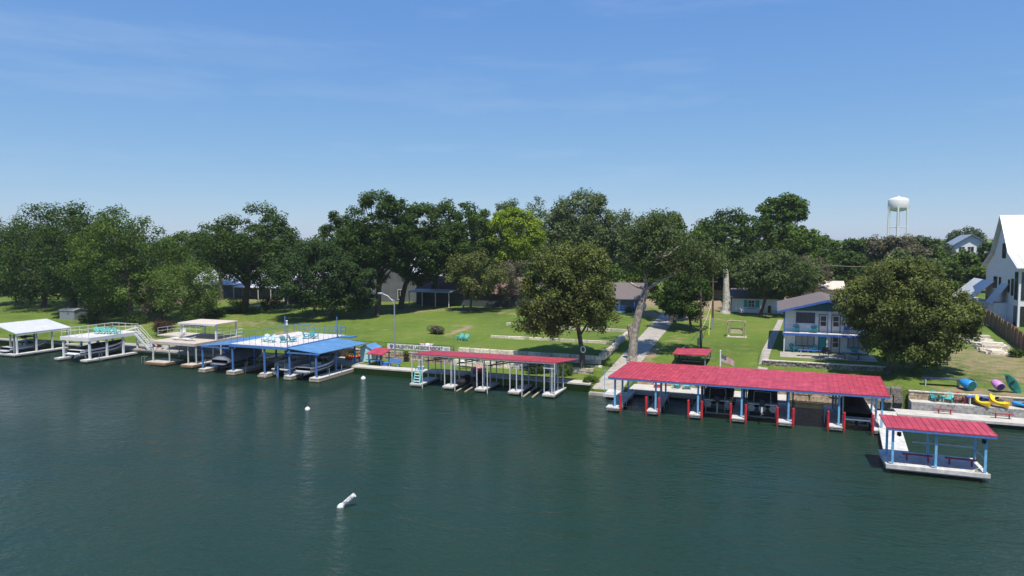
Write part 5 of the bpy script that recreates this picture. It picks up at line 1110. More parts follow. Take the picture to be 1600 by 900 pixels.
for x in (-36.1, -34.6): g = MB(); g.box(x, x + .08, 75.7, 76.8, .95, 1.0); g.bar((x + .04, 75.75, 1.0), (x + .04, 76.5, 1.675), .07); g.build('leg', M['white_post'], t)
bench('red garden table on the bank behind the white boathouse', -86.6, -84.9, 75.0, 1.0, M['red_paint'], M['red_dk'], .8, .72, None, False, 'table')
# porch swing
t = thing('garden_swing', 'wooden two-seat swing in a log frame on a stone slab', 'swing', (-4.8, 101, 3.2)); z0 = hgt(-4.8, 101)
g = MB(); g.box(-6.1, -3.4, 100.3, 101.9, z0 - .05, z0 + .08); g.build('slab', M['stone'], t)
for x in (-5.95, -3.6):
    for y in (100.5, 101.7): g = MB(); g.tube((x, y, z0), (x, y, z0 + 2.1), .09, n=8); g.build('leg', M['wood_pale'], t)
    g = MB(); g.tube((x, 100.3, z0 + 2.05), (x, 101.9, z0 + 2.05), .08, n=8); g.build('side_beam', M['wood_pale'], t)
    sg = 1 if x < -5 else -1; g = MB(); g.tube((x, 101.1, z0 + 1.5), (x + sg * .55, 101.1, z0 + 2.1), .06, n=6); g.build('brace', M['wood_pale'], t)
g = MB(); g.tube((-6.0, 101.1, z0 + 2.2), (-3.5, 101.1, z0 + 2.2), .09, n=8); g.build('top_beam', M['wood_pale'], t)
g = MB(); [g.box(-5.6, -3.95, 100.75 + .12 * k, 100.85 + .12 * k, z0 + .5, z0 + .54) for k in range(5)]; g.build('seat', M['wood_pale'], t)
g = MB(); [g.slab([(-5.6, 101.34 + .05 * k, z0 + .6 + .15 * k), (-3.95, 101.34 + .05 * k, z0 + .6 + .15 * k), (-3.95, 101.37 + .05 * k, z0 + .7 + .15 * k), (-5.6, 101.37 + .05 * k, z0 + .7 + .15 * k)], .03) for k in range(4)]; g.build('backrest', M['wood_pale'], t)
g = MB(); [g.tube((x, 101.0, z0 + .55), (x, 101.1, z0 + 2.15), .012, n=4) for x in (-5.55, -4.0)]; g.build('chain', M['dark_metal'], t)

# ------------------------------------------------------------------ kayaks
def kayak(label, x, y, z, L, W, rz, pitch, m, inner, name='kayak', cat='kayak', H=.38, flip=False):
    t = thing(name, label, cat, (x, y, z)); ORG[t.name] = (0, 0, 0); g = MB(); rr = []; n = 12
    for k in range(n + 1):
        u = k / n; w_ = W / 2 * max(.04, math.sin(math.pi * min(.97, max(.03, u))) ** .6); s = H * (.75 + .5 * (2 * u - 1) ** 2)
        rr.append([(-L / 2 + L * u, -w_, s * .75), (-L / 2 + L * u, -w_ * .75, .08), (-L / 2 + L * u, 0, 0), (-L / 2 + L * u, w_ * .75, .08), (-L / 2 + L * u, w_, s * .75), (-L / 2 + L * u, w_ * .5, s), (-L / 2 + L * u, -w_ * .5, s)])
    g.loft(rr); h = g.build('hull', m, t, smooth=False); g = MB(); vs = [(L * .2 * math.cos(q * math.pi / 8), W * .34 * math.sin(q * math.pi / 8), H * .80 + .035) for q in range(16)]; g.slab(vs, .03); g.build('cockpit', inner, t)
    g = MB(); g.box(-L * .16, -L * .12, -W * .22, W * .22, H * .84, H * 1.2); g.build('seat_back', M['black'], t)
    t.rotation_euler = (pitch, (math.pi if flip else 0), rz); return t
kayak('smaller yellow sit-in kayak hanging over the terrace edge, left one', 18.1, 73.5, 1.5, 1.5, .85, 0, 0, M['yellow'], M['black'], H=.5).rotation_euler = (0, R(14), R(-52))
kayak('larger yellow kayak with grey seat on the terrace edge, right one', 19.4, 73.6, 1.55, 1.8, 1.0, 0, 0, M['yellow'], M['wood_gap_dark'], H=.55).rotation_euler = (0, R(14), R(-46))
kayak('bright blue kayak on the terrace at the right edge', 21.9, 73.9, 1.42, 3.0, .85, R(150), R(0), M['kayak_blue'], M['black'])
def pod(label, x, y, z, L, W, rz, m, inner, tilt):
    """short round-ended paddle boat leaning on the grass with its open end to the lake"""
    t = thing('paddle_boat', label, 'paddle boat', (x, y, z)); ORG[t.name] = (0, 0, 0); g = MB(); rr = []; n = 9
    for k in range(n + 1):
        u = k / n; r = W / 2 * math.sqrt(max(.02, 1 - (max(0, u - .25) / .76) ** 2)); rr.append([(r * math.cos(a_ * math.pi / 7), L * u, r * .85 * math.sin(a_ * math.pi / 7)) for a_ in range(14)])
    g.loft(rr, True); g.build('hull', m, t, smooth=True)
    g = MB(); g.tube((0, -.02, 0), (0, -.005, 0), W * .40, W * .40, n=14); g.build('open_cockpit', inner, t)
    t.rotation_euler = (R(tilt), 0, rz); return t
pod('bright blue paddle boat lying open end out on the bank above the terrace', 17.9, 76.0, 2.7, 1.4, 1.1, R(32), M['kayak_blue'], M['kayak_in'], 10)
pod('lilac paddle boat leaning on the bank with dark purple inside', 20.2, 76.0, 2.75, 1.15, .92, R(22), M['pink'], M['purple_in'], 22)
kayak('dark green canoe standing on end beside the lilac paddle boat', 21.2, 76.6, 3.0, 2.3, .95, R(95), R(0), M['green_pl'], M['kayak_in'], 'canoe', 'canoe').rotation_euler = (R(90), R(55), R(20))
kayak('orange kayak lying on the pavement beside the pale turquoise shed', -51.9, 76.3, 1.02, 2.0, .75, R(20), 0, M['orange'], M['yellow'])
kayak('red kayak leaning behind the orange one near the pale turquoise shed', -52.2, 77.3, 1.02, 1.9, .7, R(5), R(25), M['red_paint'], M['orange'])
t = thing('inflatable_ring', 'pink and red inflatable ring resting on the seawall behind a slip', 'inflatable', (-32.7, 74.4, 1.1)); g = MB(); rr = []
for k in range(19):
    a_ = 2 * math.pi * k / 18; rr.append([(-32.7 + (.72 + .24 * math.cos(q * math.pi / 4)) * math.cos(a_), 74.0 + (.72 + .24 * math.cos(q * math.pi / 4)) * math.sin(a_), 1.35 + .24 * math.sin(q * math.pi / 4)) for q in range(8)])
g.loft(rr, False); g.build('tube', M['pinkred'], t, smooth=True); g = MB(); g.tube((-32.7, 74.0, 1.2), (-32.7, 74.0, 1.26), .6, n=14); g.build('floor', M['canvas'], t)
# white canvas mound on the lawn behind the blue dock
t = thing('canopy', 'collapsed white canvas canopy on grey boulders behind the sun deck', 'canopy', (-65, 82, 1.9)); g = MB()
vs = [(-71.8, 80.6, 2.3), (-69.6, 79.6, 1.8), (-67.4, 79.8, 2.2), (-65.2, 80.6, 2.5), (-66.4, 83.4, 2.8), (-69.6, 83.6, 2.9), (-71.6, 82.6, 2.6), (-68.4, 81.6, 3.3)]
vb = [(x, y, hgt(x, y) - .1) for x, y, z in vs[:7]]; vs = [(x + 3.6, y, z + .25) for x, y, z in vs]; vb = [(x + 3.6, y, z) for x, y, z in vb]; g.add(vs + vb, [(i, (i + 1) % 7, 7) for i in range(7)] + [(i, i + 8, (i + 1) % 7 + 8, (i + 1) % 7) for i in range(7)]); g.build('canvas', M['canvas'], t)
stone_wall('boulder_pile', 'tan boulders beside the white canvas behind the blue dock', [(-66.6, 79.6), (-57.2, 79.2)], 1.0, 1.1, 1.0, 1.0, M['stone_tan'], 2, rough=.2, cat='boulders')
# fallen lilac board, rocks behind the banner
kayak('faded lilac board leaning on scrap behind the banner', -43.4, 81.2, 2.55, 1.9, .8, R(15), R(30), mat('faded_lilac', (.55, .36, .48), .6), M['canvas'], 'board', 'board')
for (x, y, lab) in ((-47.0, 80.2, 'small dark scrap heap just above the banner left of its middle'), (-44.6, 80.6, 'dark grey scrap heap under the lilac board behind the banner'), (-39.6, 80.4, 'brown and grey scrap heap at the right end of the banner')):
    t = thing('scrap_heap', lab, 'scrap heap', (x, y, 2.2)); g = MB()
    for k in range(26): a_ = random.random() * 6.28; r_ = random.random() * .9; g.bar((x + r_ * math.cos(a_), y + r_ * .5 * math.sin(a_), hgt(x, y) + random.random() * .5), (x + random.uniform(-1.1, 1.1), y + random.uniform(-.6, .6), hgt(x, y) + random.random() * .6), .09)
    g.build('scrap', M['dark_metal'] if x < -40 else M['brush'], t)
# buoys
def buoy(label, x, y, r):
    t = thing('buoy', label, 'buoy', (x, y, 0)); g = MB(); g.sphere((x, y, r * .35), r, 14, 10, sz=.95); g.build('float', M['white'], t, smooth=True); g = MB(); g.tube((x, y, r * 1.2), (x, y, r * 1.55), .05, n=6); g.build('ring_eye', M['white_post'], t)
buoy('round white buoy alone in open water left of centre', -42.3, 54.4, .26); buoy('round white buoy close to the blue dock corner', -45.9, 69.6, .30)
t = thing('marker_buoy', 'leaning white cylinder marker buoy with collar, nearest in the foreground', 'buoy', (0, 0, 0)); ORG[t.name] = (0, 0, 0)
g = MB(); g.tube((0, 0, -.6), (0, 0, 1.15), .15, n=18); g.build('cylinder', M['white'], t, smooth=False)
g = MB(); g.tube((0, 0, -.03), (0, 0, .14), .2, .2, n=18); g.tube((0, 0, .14), (0, 0, .2), .2, .155, n=18); g.build('collar', M['white'], t)
g = MB()
for (z_, h_) in ((1.0, .02), (.34, .02)): g.tube((0, 0, z_), (0, 0, z_ + h_), .153, n=18)
for k in range(20):
    a_, b_ = k * 2 * math.pi / 20, (k + 1) * 2 * math.pi / 20
    def cp_(u): return (.095 * math.cos(u), -.156, .70 + .12 * math.sin(u))
    g.bar(cp_(a_), cp_(b_), .02, .012)
g.build('ring_mark', M['ink'], t)
for k, w_ in enumerate(('SLOW', 'NO', 'WAKE')):
    q = text(w_, 0, -.158, (.92, .52, .43)[k], .1, M['ink'], t, name='lettering', align='CENTER', depth=.003)
t.location = (-24.6, 34.6, -.02); t.rotation_euler = (R(-14), R(48), R(8))

# ------------------------------------------------------------------ vehicles far back
def car(label, x, y, rz, m, s=1):
    t = thing('parked_car', label, 'car', (x, y, hgt(x, y))); ORG[t.name] = (0, 0, 0); g = MB(); rr = []
    for (dx, zb_, zt, w_) in ((-2.2, .45, .8, .8), (-2.1, .3, 1.0, .88), (-1.2, .3, 1.05, .9), (1.2, .3, 1.0, .9), (2.1, .3, .85, .85), (2.25, .45, .7, .78)): rr.append([(dx, -w_, zb_), (dx, w_, zb_), (dx, w_, zt), (dx, -w_, zt)])
    g.loft(rr); g.build('body', m, t); g = MB(); rr = []
    for (dx, zt, w_) in ((-1.9, 1.04, .78), (-1.3, 1.6, .7), (.3, 1.62, .7), (1.1, 1.04, .8)): rr.append([(dx, -w_, 1.03), (dx, w_, 1.03), (dx, w_, zt), (dx, -w_, zt)])
    g.loft(rr); g.build('cabin', M['glass'], t)
    for (a, b) in ((-1.4, -.82), (1.4, -.82), (-1.4, .82), (1.4, .82)): g = MB(); g.tube((a, b - .1, .34), (a, b + .1, .34), .34, n=14); g.build('wheel', M['black'], t)
    t.rotation_euler = (0, 0, rz); return t
car('dark car parked by the tan garage behind the poles', -14.5, 146, R(10), M['car_dark']); car('white car parked behind the grey cottage trees', -19.5, 148, R(80), M['car_white'])
car('white car parked behind the tall lakeside oak', -33.0, 141, R(20), M['car_white'])
t = thing('garden_post', 'small blue post with white cap in the shade on the far lawn', 'post', (-52.8, 112.8, 4.2)); z0 = hgt(-52.8, 112.8); g = MB(); g.tube((-52.8, 112.8, z0), (-52.8, 112.8, z0 + 1.0), .24, .13, n=10); g.build('body', M['royal_paint'], t); g = MB(); g.sphere((-52.8, 112.8, z0 + 1.15), .18, 8, 6); g.build('cap', M['white'], t)

# mooring lines and small gear on the docks
for (p, q, sg, lab) in (((13.6, 54.1, 1.0), (12.6, 53.9, .64), .0, 'white coiled line hanging by the right post of the small crimson-roofed dock'),
                        ((-13.75, 65.2, .56), (-12.2, 66.6, .30), .15, 'slack mooring line between the first two fingers of the crimson boathouse'),
                        ((-2.25, 65.0, .6), (-2.0, 66.3, 1.5), .1, 'mooring line from the red pole to the left covered pontoon boat'),
                        ((-88.6, 66.4, .55), (-89.6, 66.8, 1.3), .1, 'mooring line from the white boathouse dock to its navy and white boat')):
    t = thing('mooring_line', lab, 'rope', p); A, B = Vector(p), Vector(q); g = MB(); pp = []
    for k in range(9): f = k / 8; c = A.lerp(B, f); c.z -= 4 * sg * f * (1 - f); pp.append(tuple(c))
    g.path(pp, .02, 5)
    if sg == 0:
        for k in range(3): g.path([(13.35 + .2 * math.cos(a_ * .5), 54.2 + .15 * math.sin(a_ * .5), .62 + .02 * k) for a_ in range(14)], .02, 4)
    g.build('line', M['rope'], t)
for (x, y, z, m_, lab) in ((-50.6, 75.0, .98, 'white', 'white ice chest on the pavement behind the right blue finger dock'), (-40.0, 73.2, .98, 'kayak_blue', 'blue ice chest on the seawall left of the low boathouse'), (-11.6, 74.6, .62, 'red_paint', 'red ice chest on the shore walk beside the turquoise chairs')):
    b = thing('cooler', lab, 'cooler', (x, y, z)); g = MB(); g.rbox(x, y, z, .75, .42, .36, .3, top=1.04); g.build('body', M[m_], b); g = MB(); g.rbox(x, y, z + .362, .8, .48, .06, .3); g.build('lid', M['white_post'], b)

# ------------------------------------------------------------------ trees
def leaves_mesh(name, P, Nn, S, rng, m, parent, org, asp=.62):
    """P positions, Nn normals, S sizes -> one mesh of small folded leaf sprays"""
    n = len(P); Nn = Nn / (np.linalg.norm(Nn, axis=1, keepdims=True) + 1e-9)
    A = np.cross(Nn, rng.normal(size=(n, 3))); A /= (np.linalg.norm(A, axis=1, keepdims=True) + 1e-9); B = np.cross(Nn, A)
    a = A * (S * .5)[:, None]; b = B * (S * .5 * asp)[:, None]; fold = Nn * (S * .12)[:, None]
    V = np.empty((n, 4, 3)); V[:, 0] = P - a; V[:, 1] = P + b + fold; V[:, 2] = P + a; V[:, 3] = P - b + fold
    V = V.reshape(-1, 3) - np.array(org)
    me = bpy.data.meshes.new(name); me.vertices.add(4 * n); me.vertices.foreach_set('co', V.astype(np.float32).ravel())
    me.loops.add(4 * n); me.loops.foreach_set('vertex_index', np.arange(4 * n, dtype=np.int32)); me.polygons.add(n); me.polygons.foreach_set('loop_start', np.arange(0, 4 * n, 4, dtype=np.int32)); me.update(calc_edges=True)
    at_ = me.attributes.new('r', 'FLOAT', 'FACE'); at_.data.foreach_set('value', rng.random(n).astype(np.float32)); me.materials.append(m)
    o = bpy.data.objects.new(name, me); col.objects.link(o)
    if parent is not None: o.parent = parent
    return o
def depth_of(x, y): return ca * y - sa * x
TN = [0]
def tree(label, px, y, ptop, pbot, phw, kind='pecan', trunk=None, clumps=70, cr=.17, leaf=.42, per=130, name='tree', cat='tree', group=None, fork=.35, tr=.028, bark='bark', gap=0.0, lean=None, lobes=None, inner=.25, flat=.72, deep=1.0, limbs=9, droop=0, env=.13):
    TN[0] += 1; rng = np.random.default_rng(100 + TN[0]); random.seed(300 + TN[0])
    cx, ztop = at(px, ptop - 1, y); _, zbot = at(px, pbot + 5, y); d = depth_of(cx, y); rx = phw * d / F * 1.04; clumps = int(clumps * 1.3); cr = cr * 1.05; per = int(per * 1.12)
    bx = at(trunk, pbot, y)[0] if trunk is not None else cx
    z0 = hgt(bx, y); t = thing(name, label, cat, (bx, y, z0), group); org = (bx, y, z0)
    zbot = max(zbot, z0 + .4); rz = (ztop - zbot) / 2; cz = (ztop + zbot) / 2; ry = rx * deep
    LB = lobes or [(0, 0, 0, 1, 1)]
    C = []; CR = []; EN = rng.normal(size=(4, 3)) * 3.6; EP = rng.uniform(0, 6.28, 4)
    for (lx, ly, lz, ls, wt) in LB:
        k = max(3, int(clumps * wt)); D = rng.normal(size=(k, 3)); D /= np.linalg.norm(D, axis=1, keepdims=True)
        K_ = EN; en = sum(np.cos(D @ K_[q] + EP[q]) for q in range(4)) / 4
        rad = np.where(rng.random(k) < inner, rng.uniform(.2, .7, k), rng.uniform(.74, .96, k)) * (.98 + env * en)
        c = D * rad[:, None]; c[:, 0] = c[:, 0] * rx * ls + lx * rx; c[:, 1] = c[:, 1] * ry * ls + ly * ry; c[:, 2] = c[:, 2] * rz * ls + lz * rz
        low = c[:, 2] < 0; c[low, 2] *= .92; C.append(c); CR.append(np.full(k, cr * min(rx, rz * 1.3) * (.6 + .4 * ls)) * rng.uniform(.5, 1.45, k))
    C = np.concatenate(C) + np.array([cx, y, cz]); CR = np.concatenate(CR)
    P = []; NN = []; S = []
    for c, r in zip(C, CR):
        if c[2] < z0 + .5: continue
        if rng.random() < gap: continue
        k = int(per * (r / (cr * min(rx, rz * 1.3))) ** 1.6) + 8; D = rng.normal(size=(k, 3)); D /= np.linalg.norm(D, axis=1, keepdims=True)
        rr = r * rng.uniform(.35, 1.12, k); o = np.stack([D[:, 0] * rr, D[:, 1] * rr, D[:, 2] * rr * flat], 1)
        if droop: o[:, 2] -= droop * r * rng.random(k) ** 2
        P.append(c + o); NN.append(D * .8 + np.array([0, 0, .55]) + rng.normal(size=(k, 3)) * .55); S.append(leaf * rng.uniform(.6, 1.35, k))
    P, NN, S = np.concatenate(P), np.concatenate(NN), np.concatenate(S)
    leaves_mesh('crown', P, NN, S, rng, LM[kind], t, org)
    # trunk and limbs
    H = ztop - z0; r0 = H * tr; g = MB(); zf = max(z0 + (cz - z0) * .5, z0 + H * fork * .7); fx = bx + (cx - bx) * .35
    p = [Vector((bx, y, z0 - .2)), Vector((bx + (fx - bx) * .35 + random.uniform(-.1, .1), y, z0 + (zf - z0) * .45)), Vector((fx, y, zf))]
    g.tube(p[0], p[0] + Vector((0, 0, .7)), r0 * 1.5, r0 * 1.05, n=10); g.tube(p[0] + Vector((0, 0, .6)), p[1], r0 * 1.08, r0 * .9, n=10); g.tube(p[1], p[2], r0 * .9, r0 * .75, n=10)
    idx = rng.permutation(len(C))[:limbs * 3]
    for q in range(min(limbs, len(idx))):
        e = Vector(C[idx[q]].tolist()); s = p[2] if q % 3 else p[1].lerp(p[2], .6); m_ = s.lerp(e, .45) + Vector((0, 0, (e - s).length * .10)); g.tube(s, m_, r0 * .42, r0 * .26, n=7); g.tube(m_, e, r0 * .26, r0 * .07, n=6)
        for j in range(2):
            e2 = Vector(C[idx[(limbs + q * 2 + j) % len(idx)]].tolist())
            if (e2 - m_).length < rx * 1.1: g.tube(m_, e2, r0 * .15, r0 * .04, n=5)
    g.build('trunk', M[bark], t)
    return t
BG = 'tall trees behind the lawn'
tree('huge dark pecan mass with pale trunk at the far left', 78, 98, 319, 478, 82, 'pecan', 68, 130, .17, .45, 130, deep=.9)
tree('dark tree running off the left edge', 2, 112, 336, 462, 55, 'pecan', 10, 80, .2, .5, 110)
tree('low bright bushy tree at the left edge in front of the dark one', 22, 100, 398, 468, 42, 'mid', 25, 50, .22, .42, 110, tr=.02)
tree('dark leaning tree between the two biggest left crowns', 128, 93, 318, 480, 66, 'pecan', 113, 100, .19, .42, 120, tr=.035)
tree('broad mid-green pecan with forked trunk left of the feathery tree', 196, 89.5, 326, 486, 72, 'mid', 205, 130, .17, .38, 140, fork=.25, tr=.022, deep=1.25)
tree('feathery light-green mesquite behind the tan dock', 292, 92.5, 413, 492, 52, 'mesquite', 290, 90, .22, .26, 200, fork=.2, tr=.022, flat=.9)
tree('half-bare grey brush tree on the left side of the feathery mesquite', 246, 91, 442, 498, 26, 'dry', 252, 36, .26, .22, 120, fork=.2, tr=.02, name='bare_tree')
tree('rounded mid-green tree in the dip of the skyline left', 286, 150, 362, 440, 42, 'mid', 286, 60, .2, .6, 100, group=None)
tree('dark pecan with leaning trunk and ragged top above the beige canopy', 398, 103, 321, 452, 70, 'pecan', 382, 125, .15, .42, 125, tr=.032, lobes=[(0, 0, 0, 1, 1), (-.55, 0, -.2, .5, .25)])
tree('darker small tree left of the ragged pecan', 340, 116, 346, 430, 44, 'pecan', 345, 60, .2, .5, 100)
tree('dense blue-green round tree casting shade behind the sun deck', 492, 98.8, 376, 484, 66, 'blue', 490, 150, .16, .36, 150, fork=.15, tr=.02, inner=.15)
tree('smaller blue-green tree touching the right side of the dense round one', 556, 100, 398, 486, 30, 'blue', 517, 55, .24, .36, 130, fork=.15, tr=.02)
tree('tall pecan, highest crown of the middle group', 597, 106, 299, 455, 60, 'pecan', 590, 140, .15, .42, 120, tr=.026, lobes=[(0, 0, .1, .95, 1), (-.9, 0, -.1, .5, .3)])
tree('pecan with rounded top left of the highest middle crown', 530, 114, 335, 430, 40, 'pecan', 545, 70, .2, .45, 110)
tree('tall dark pecan just right of the highest middle crown', 655, 113, 312, 450, 48, 'pecan', 626, 110, .17, .42, 120, tr=.026)
tree('dark pecan with pale trunk before the red-brown roof', 705, 121, 309, 446, 50, 'pecan', 672, 100, .18, .45, 120, tr=.026)
tree('mid-green tree closing the right side of the middle pecan group', 742, 138, 320, 420, 30, 'mid', 742, 55, .22, .55, 110)
tree('bright yellow-green tree in the middle of the skyline', 803, 142, 324, 418, 47, 'yellow', 803, 90, .18, .5, 120)
tree('open thin-crowned tree behind the yellow-green one', 815, 170, 305, 380, 52, 'grey', 820, 55, .17, .5, 70, gap=.1)
tree('grey-green dome-shaped tree right of the yellow-green one', 918, 158, 302, 415, 66, 'grey', 915, 140, .16, .6, 120)
tree('loose yellowish tree on the far lawn with bent thin trunk', 745, 112, 394, 462, 44, 'olive', 735, 80, .2, .36, 110, fork=.3, tr=.02)
tree('sparse brownish tree between the loose yellowish tree and the lakeside oak', 800, 118, 400, 474, 34, 'dry', 795, 45, .2, .3, 90, tr=.018)
tree('tall lakeside oak with mottled olive crown and life ring on its trunk', 890, 78, 362, 530, 80, 'olive', 911, 240, .13, .27, 170, fork=.42, tr=.020, flat=.9, lobes=[(0, 0, .08, .84, .6), (-.5, -.1, -.46, .5, .24), (.42, .1, -.28, .52, .2), (.35, 0, .38, .5, .16), (-.35, 0, .3, .5, .16)], droop=.8, gap=.12, env=.2)
tree('rounded green tree over the driveway behind the forked tree', 1040, 112, 330, 440, 56, 'mid', 1052, 100, .18, .42, 120)
tree('small low-branched green tree beside the driveway', 1070, 105, 424, 496, 44, 'pecan', 1080, 80, .22, .33, 130, fork=.12, tr=.022)
tree('broad dark tree left of the tallest right-hand crown', 1150, 152, 327, 452, 70, 'pecan', 1150, 140, .16, .6, 120)
tree('tallest right-hand tree with rounded tufted top', 1226, 158, 305, 352, 36, 'mid', 1222, 55, .24, .6, 110, fork=.6)
tree('green tree right below the tallest right-hand crown', 1246, 150, 350, 440, 40, 'mid', 1240, 70, .2, .55, 110)
tree('broad greyish mesquite over the white cottage', 1213, 125.5, 392, 462, 64, 'grey', 1190, 140, .17, .36, 150, fork=.2, tr=.024, flat=.85)
tree('grey leafless-looking tree right of the broad mesquite', 1272, 140, 395, 455, 30, 'dry', 1270, 45, .22, .35, 90, tr=.018)
tree('large olive oak at the right covering half of the lodge', 1425, 83, 394, 572, 100, 'olive', 1390, 330, .115, .27, 170, fork=.22, tr=.024, flat=.85, inner=.32, gap=.08, droop=.5, env=.2, lobes=[(-.22, 0, .2, .74, .5), (.4, 0, -.12, .62, .34), (0, 0, -.5, .62, .26), (-.62, 0, .12, .46, .2), (.1, 0, .45, .5, .16)])
# rear skyline
RG = [(1292, 190, 372, 430, 36, 'mid', 'green tree in the right skyline just left of the tower gap'), (1345, 178, 370, 440, 34, 'pecan', 'dark tree in the right skyline left of the grey bare one'), (1402, 165, 366, 430, 46, 'dry', 'grey bare-branched tree below the water tower'), (1440, 185, 371, 440, 34, 'grey', 'grey-green tree right of the bare tree under the tower'), (1512, 262, 358, 400, 34, 'far', 'dark rounded tree behind the distant gabled house'), (1556, 185, 374, 450, 30, 'mid', 'green tree against the left side of the tall white house'), (1500, 160, 392, 470, 42, 'mid', 'mid-green tree behind the right oak top'), (1322, 160, 395, 470, 40, 'pecan', 'dark green tree behind the left top of the right oak'),
      (1260, 200, 352, 420, 22, 'mid', 'slim green tree top at the right foot of the tallest crown'), (1420, 150, 395, 460, 44, 'grey', 'grey-green bushy tree behind the crown top of the right oak'), (985, 165, 352, 430, 36, 'grey', 'grey-green tree filling the gap between dome and driveway trees'), (1095, 168, 352, 440, 38, 'pecan', 'dark tree filling behind the forked bare tree'), (470, 165, 376, 440, 40, 'mid', 'low tree in the skyline dip left of the middle pecans'), (300, 190, 366, 430, 60, 'far', 'pale low trees showing in the left skyline dip'),
      (560, 160, 352, 440, 50, 'pecan', 'rear tree behind the rounded pecan'), (650, 160, 340, 440, 60, 'pecan', 'rear dark tree behind the tall pecans'), (30, 150, 350, 450, 70, 'pecan', 'rear dark tree behind the far left mass'), (170, 150, 350, 450, 60, 'pecan', 'rear tree behind the broad mid-green pecan'), (400, 160, 360, 440, 60, 'mid', 'rear tree behind the ragged pecan'), (760, 175, 345, 430, 50, 'mid', 'rear tree filling between pecans and yellow-green tree'), (860, 200, 330, 430, 50, 'grey', 'rear tree low behind the yellow-green tree'), (1360, 210, 378, 430, 50, 'far', 'far low tree line piece beneath the tower left side'), (1462, 230, 377, 420, 26, 'far', 'far tree right of the tower beneath the distant roof'), (1590, 230, 372, 430, 40, 'mid', 'tree hidden behind the tall white house roof')]
for (px, y, a_, b_, hw, kd, lab) in RG:
    tree(lab, px, y, a_, b_, hw, kd, None, 60, .2, .62, 95, group='rear skyline trees', deep=.8, limbs=6)
for i, px in enumerate(range(-10, 1120, 74)):
    y = 138 + (i * 37 % 17); q = at(px, 450, y)[0]; zt = hgt(q, y) + 5.5 + (i * 13 % 5) * .6
    dpt = depth_of(q, y); pt = HZ - (zt - CH) * F / dpt + (0 if True else 0)
    tree('low undergrowth tree behind the ' + ('bright bush at the left edge', 'huge far left pecan', 'leaning dark tree', 'forked mid-green pecan', 'feathery mesquite', 'ragged pecan', 'white-roofed porch house', 'dense round shade tree', 'grey barn house', 'red-brown roofed house', 'loose yellowish lawn tree', 'lakeside oak on its left side', 'lakeside oak on its right side', 'grey cottage', 'forked bare-limbed tree', 'leaning pole and dead trunk')[i], px, y, pt, pt + 62, 42, ('pecan', 'mid', 'pecan', 'blue')[i % 4], None, 34, .26, .6, 90, group='undergrowth trees behind the lawn', deep=.8, limbs=4, fork=.15)
# forked tree with bare limbs beside the driveway
def forked_tree():
    rng = np.random.default_rng(5); bx, y = at(987, 566, 82.9)[0], 82.9; z0 = hgt(bx, y); t = thing('tree', 'tall forked tree with thick pale trunk and bare twisted limbs beside the driveway', 'tree', (bx, y, z0)); g = MB()
    def V(px, py, dy=0): x, z = at(px, py, y + dy); return Vector((x, y + dy, z))
    a, b, c, d = V(987, 570), V(991, 520), V(1000, 480), V(1011, 452)
    g.tube(a, V(988, 555), .78, .58, n=12); g.tube(V(988, 556), b, .58, .50, n=12); g.tube(b, c, .5, .42, n=11); g.tube(c, d, .42, .34, n=10)
    g.tube(V(988, 530), V(984, 508), .42, .36, n=9)     # broken stub
    limbs = [[d, V(1006, 425), V(1012, 395), V(1008, 360)], [d, V(1032, 438, 1), V(1052, 430, 1.5), V(1062, 422, 2), V(1080, 426, 3)], [V(1008, 415), V(1022, 402), V(1042, 400, -1), V(1060, 385, -1)], [V(1012, 395), V(1000, 382, 1), V(985, 372, 1)], [V(1012, 395), V(1028, 380), V(1045, 350)], [V(1052, 430, 1.5), V(1075, 405, 2), V(1100, 395, 3), V(1120, 405, 3)], [d, V(996, 448, -1), V(985, 442, -1)]]
    for L_ in limbs:
        r = .22
        for p, q in zip(L_, L_[1:]): g.tube(p, q, r, r * .72, n=8); r *= .7
    for k in range(14):
        s = V(1018 + rng.uniform(-14, 26), 402 + rng.uniform(-8, 10), rng.uniform(-2, 0)); e = s + Vector(rng.uniform(-1.6, 1.6, 3).tolist()); g.tube(s, e, .04, .015, n=4)
    g.build('trunk', M['bark_pale'], t)
    P = []; NN = []; S = []
    for k in range(320):
        u = rng.random()
        if u < .55: px, py, dy = rng.normal(1020, 22), rng.uniform(338, 412), rng.uniform(-2, 4.5)
        elif u < .85: px, py, dy = rng.normal(1092, 20), rng.normal(402, 15), rng.uniform(-1, 5)
        else: px, py, dy = rng.uniform(980, 1120), rng.uniform(395, 425), rng.uniform(-1, 4)
        c = V(px, py, dy); r = rng.uniform(.5, 1.1); k_ = int(90 * r); D = rng.normal(size=(k_, 3)); D /= np.linalg.norm(D, axis=1, keepdims=True)
        P.append(np.array(c) + D * (r * rng.uniform(.3, 1.1, k_))[:, None]); NN.append(D + rng.normal(size=(k_, 3)) * .6 + np.array([0, 0, .5])); S.append(.27 * rng.uniform(.6, 1.35, k_))
    leaves_mesh('crown', np.concatenate(P), np.concatenate(NN), np.concatenate(S), rng, LM['grey'], t, (bx, y, z0))
forked_tree()
t = thing('dead_trunk', 'bleached branchless dead trunk standing by the white cottage', 'dead tree', (-7.9, 127.6, 4.2)); z0 = hgt(-7.9, 124.5); g = MB(); rings = []
for (z, r, dx) in ((-.2, 1.15, 0), (.5, .85, 0), (2.0, .66, .05), (4.5, .52, .0), (6.5, .46, -.1), (7.6, .42, -.25), (7.75, .3, -.3)):
    rings.append([(-7.7 + dx + r * (1 + .12 * math.sin(3 * a_ + z)) * math.cos(a_), 124.5 + r * (1 + .1 * math.cos(2 * a_ + z)) * math.sin(a_), z0 + z) for a_ in [2 * math.pi * i / 14 for i in range(14)]])
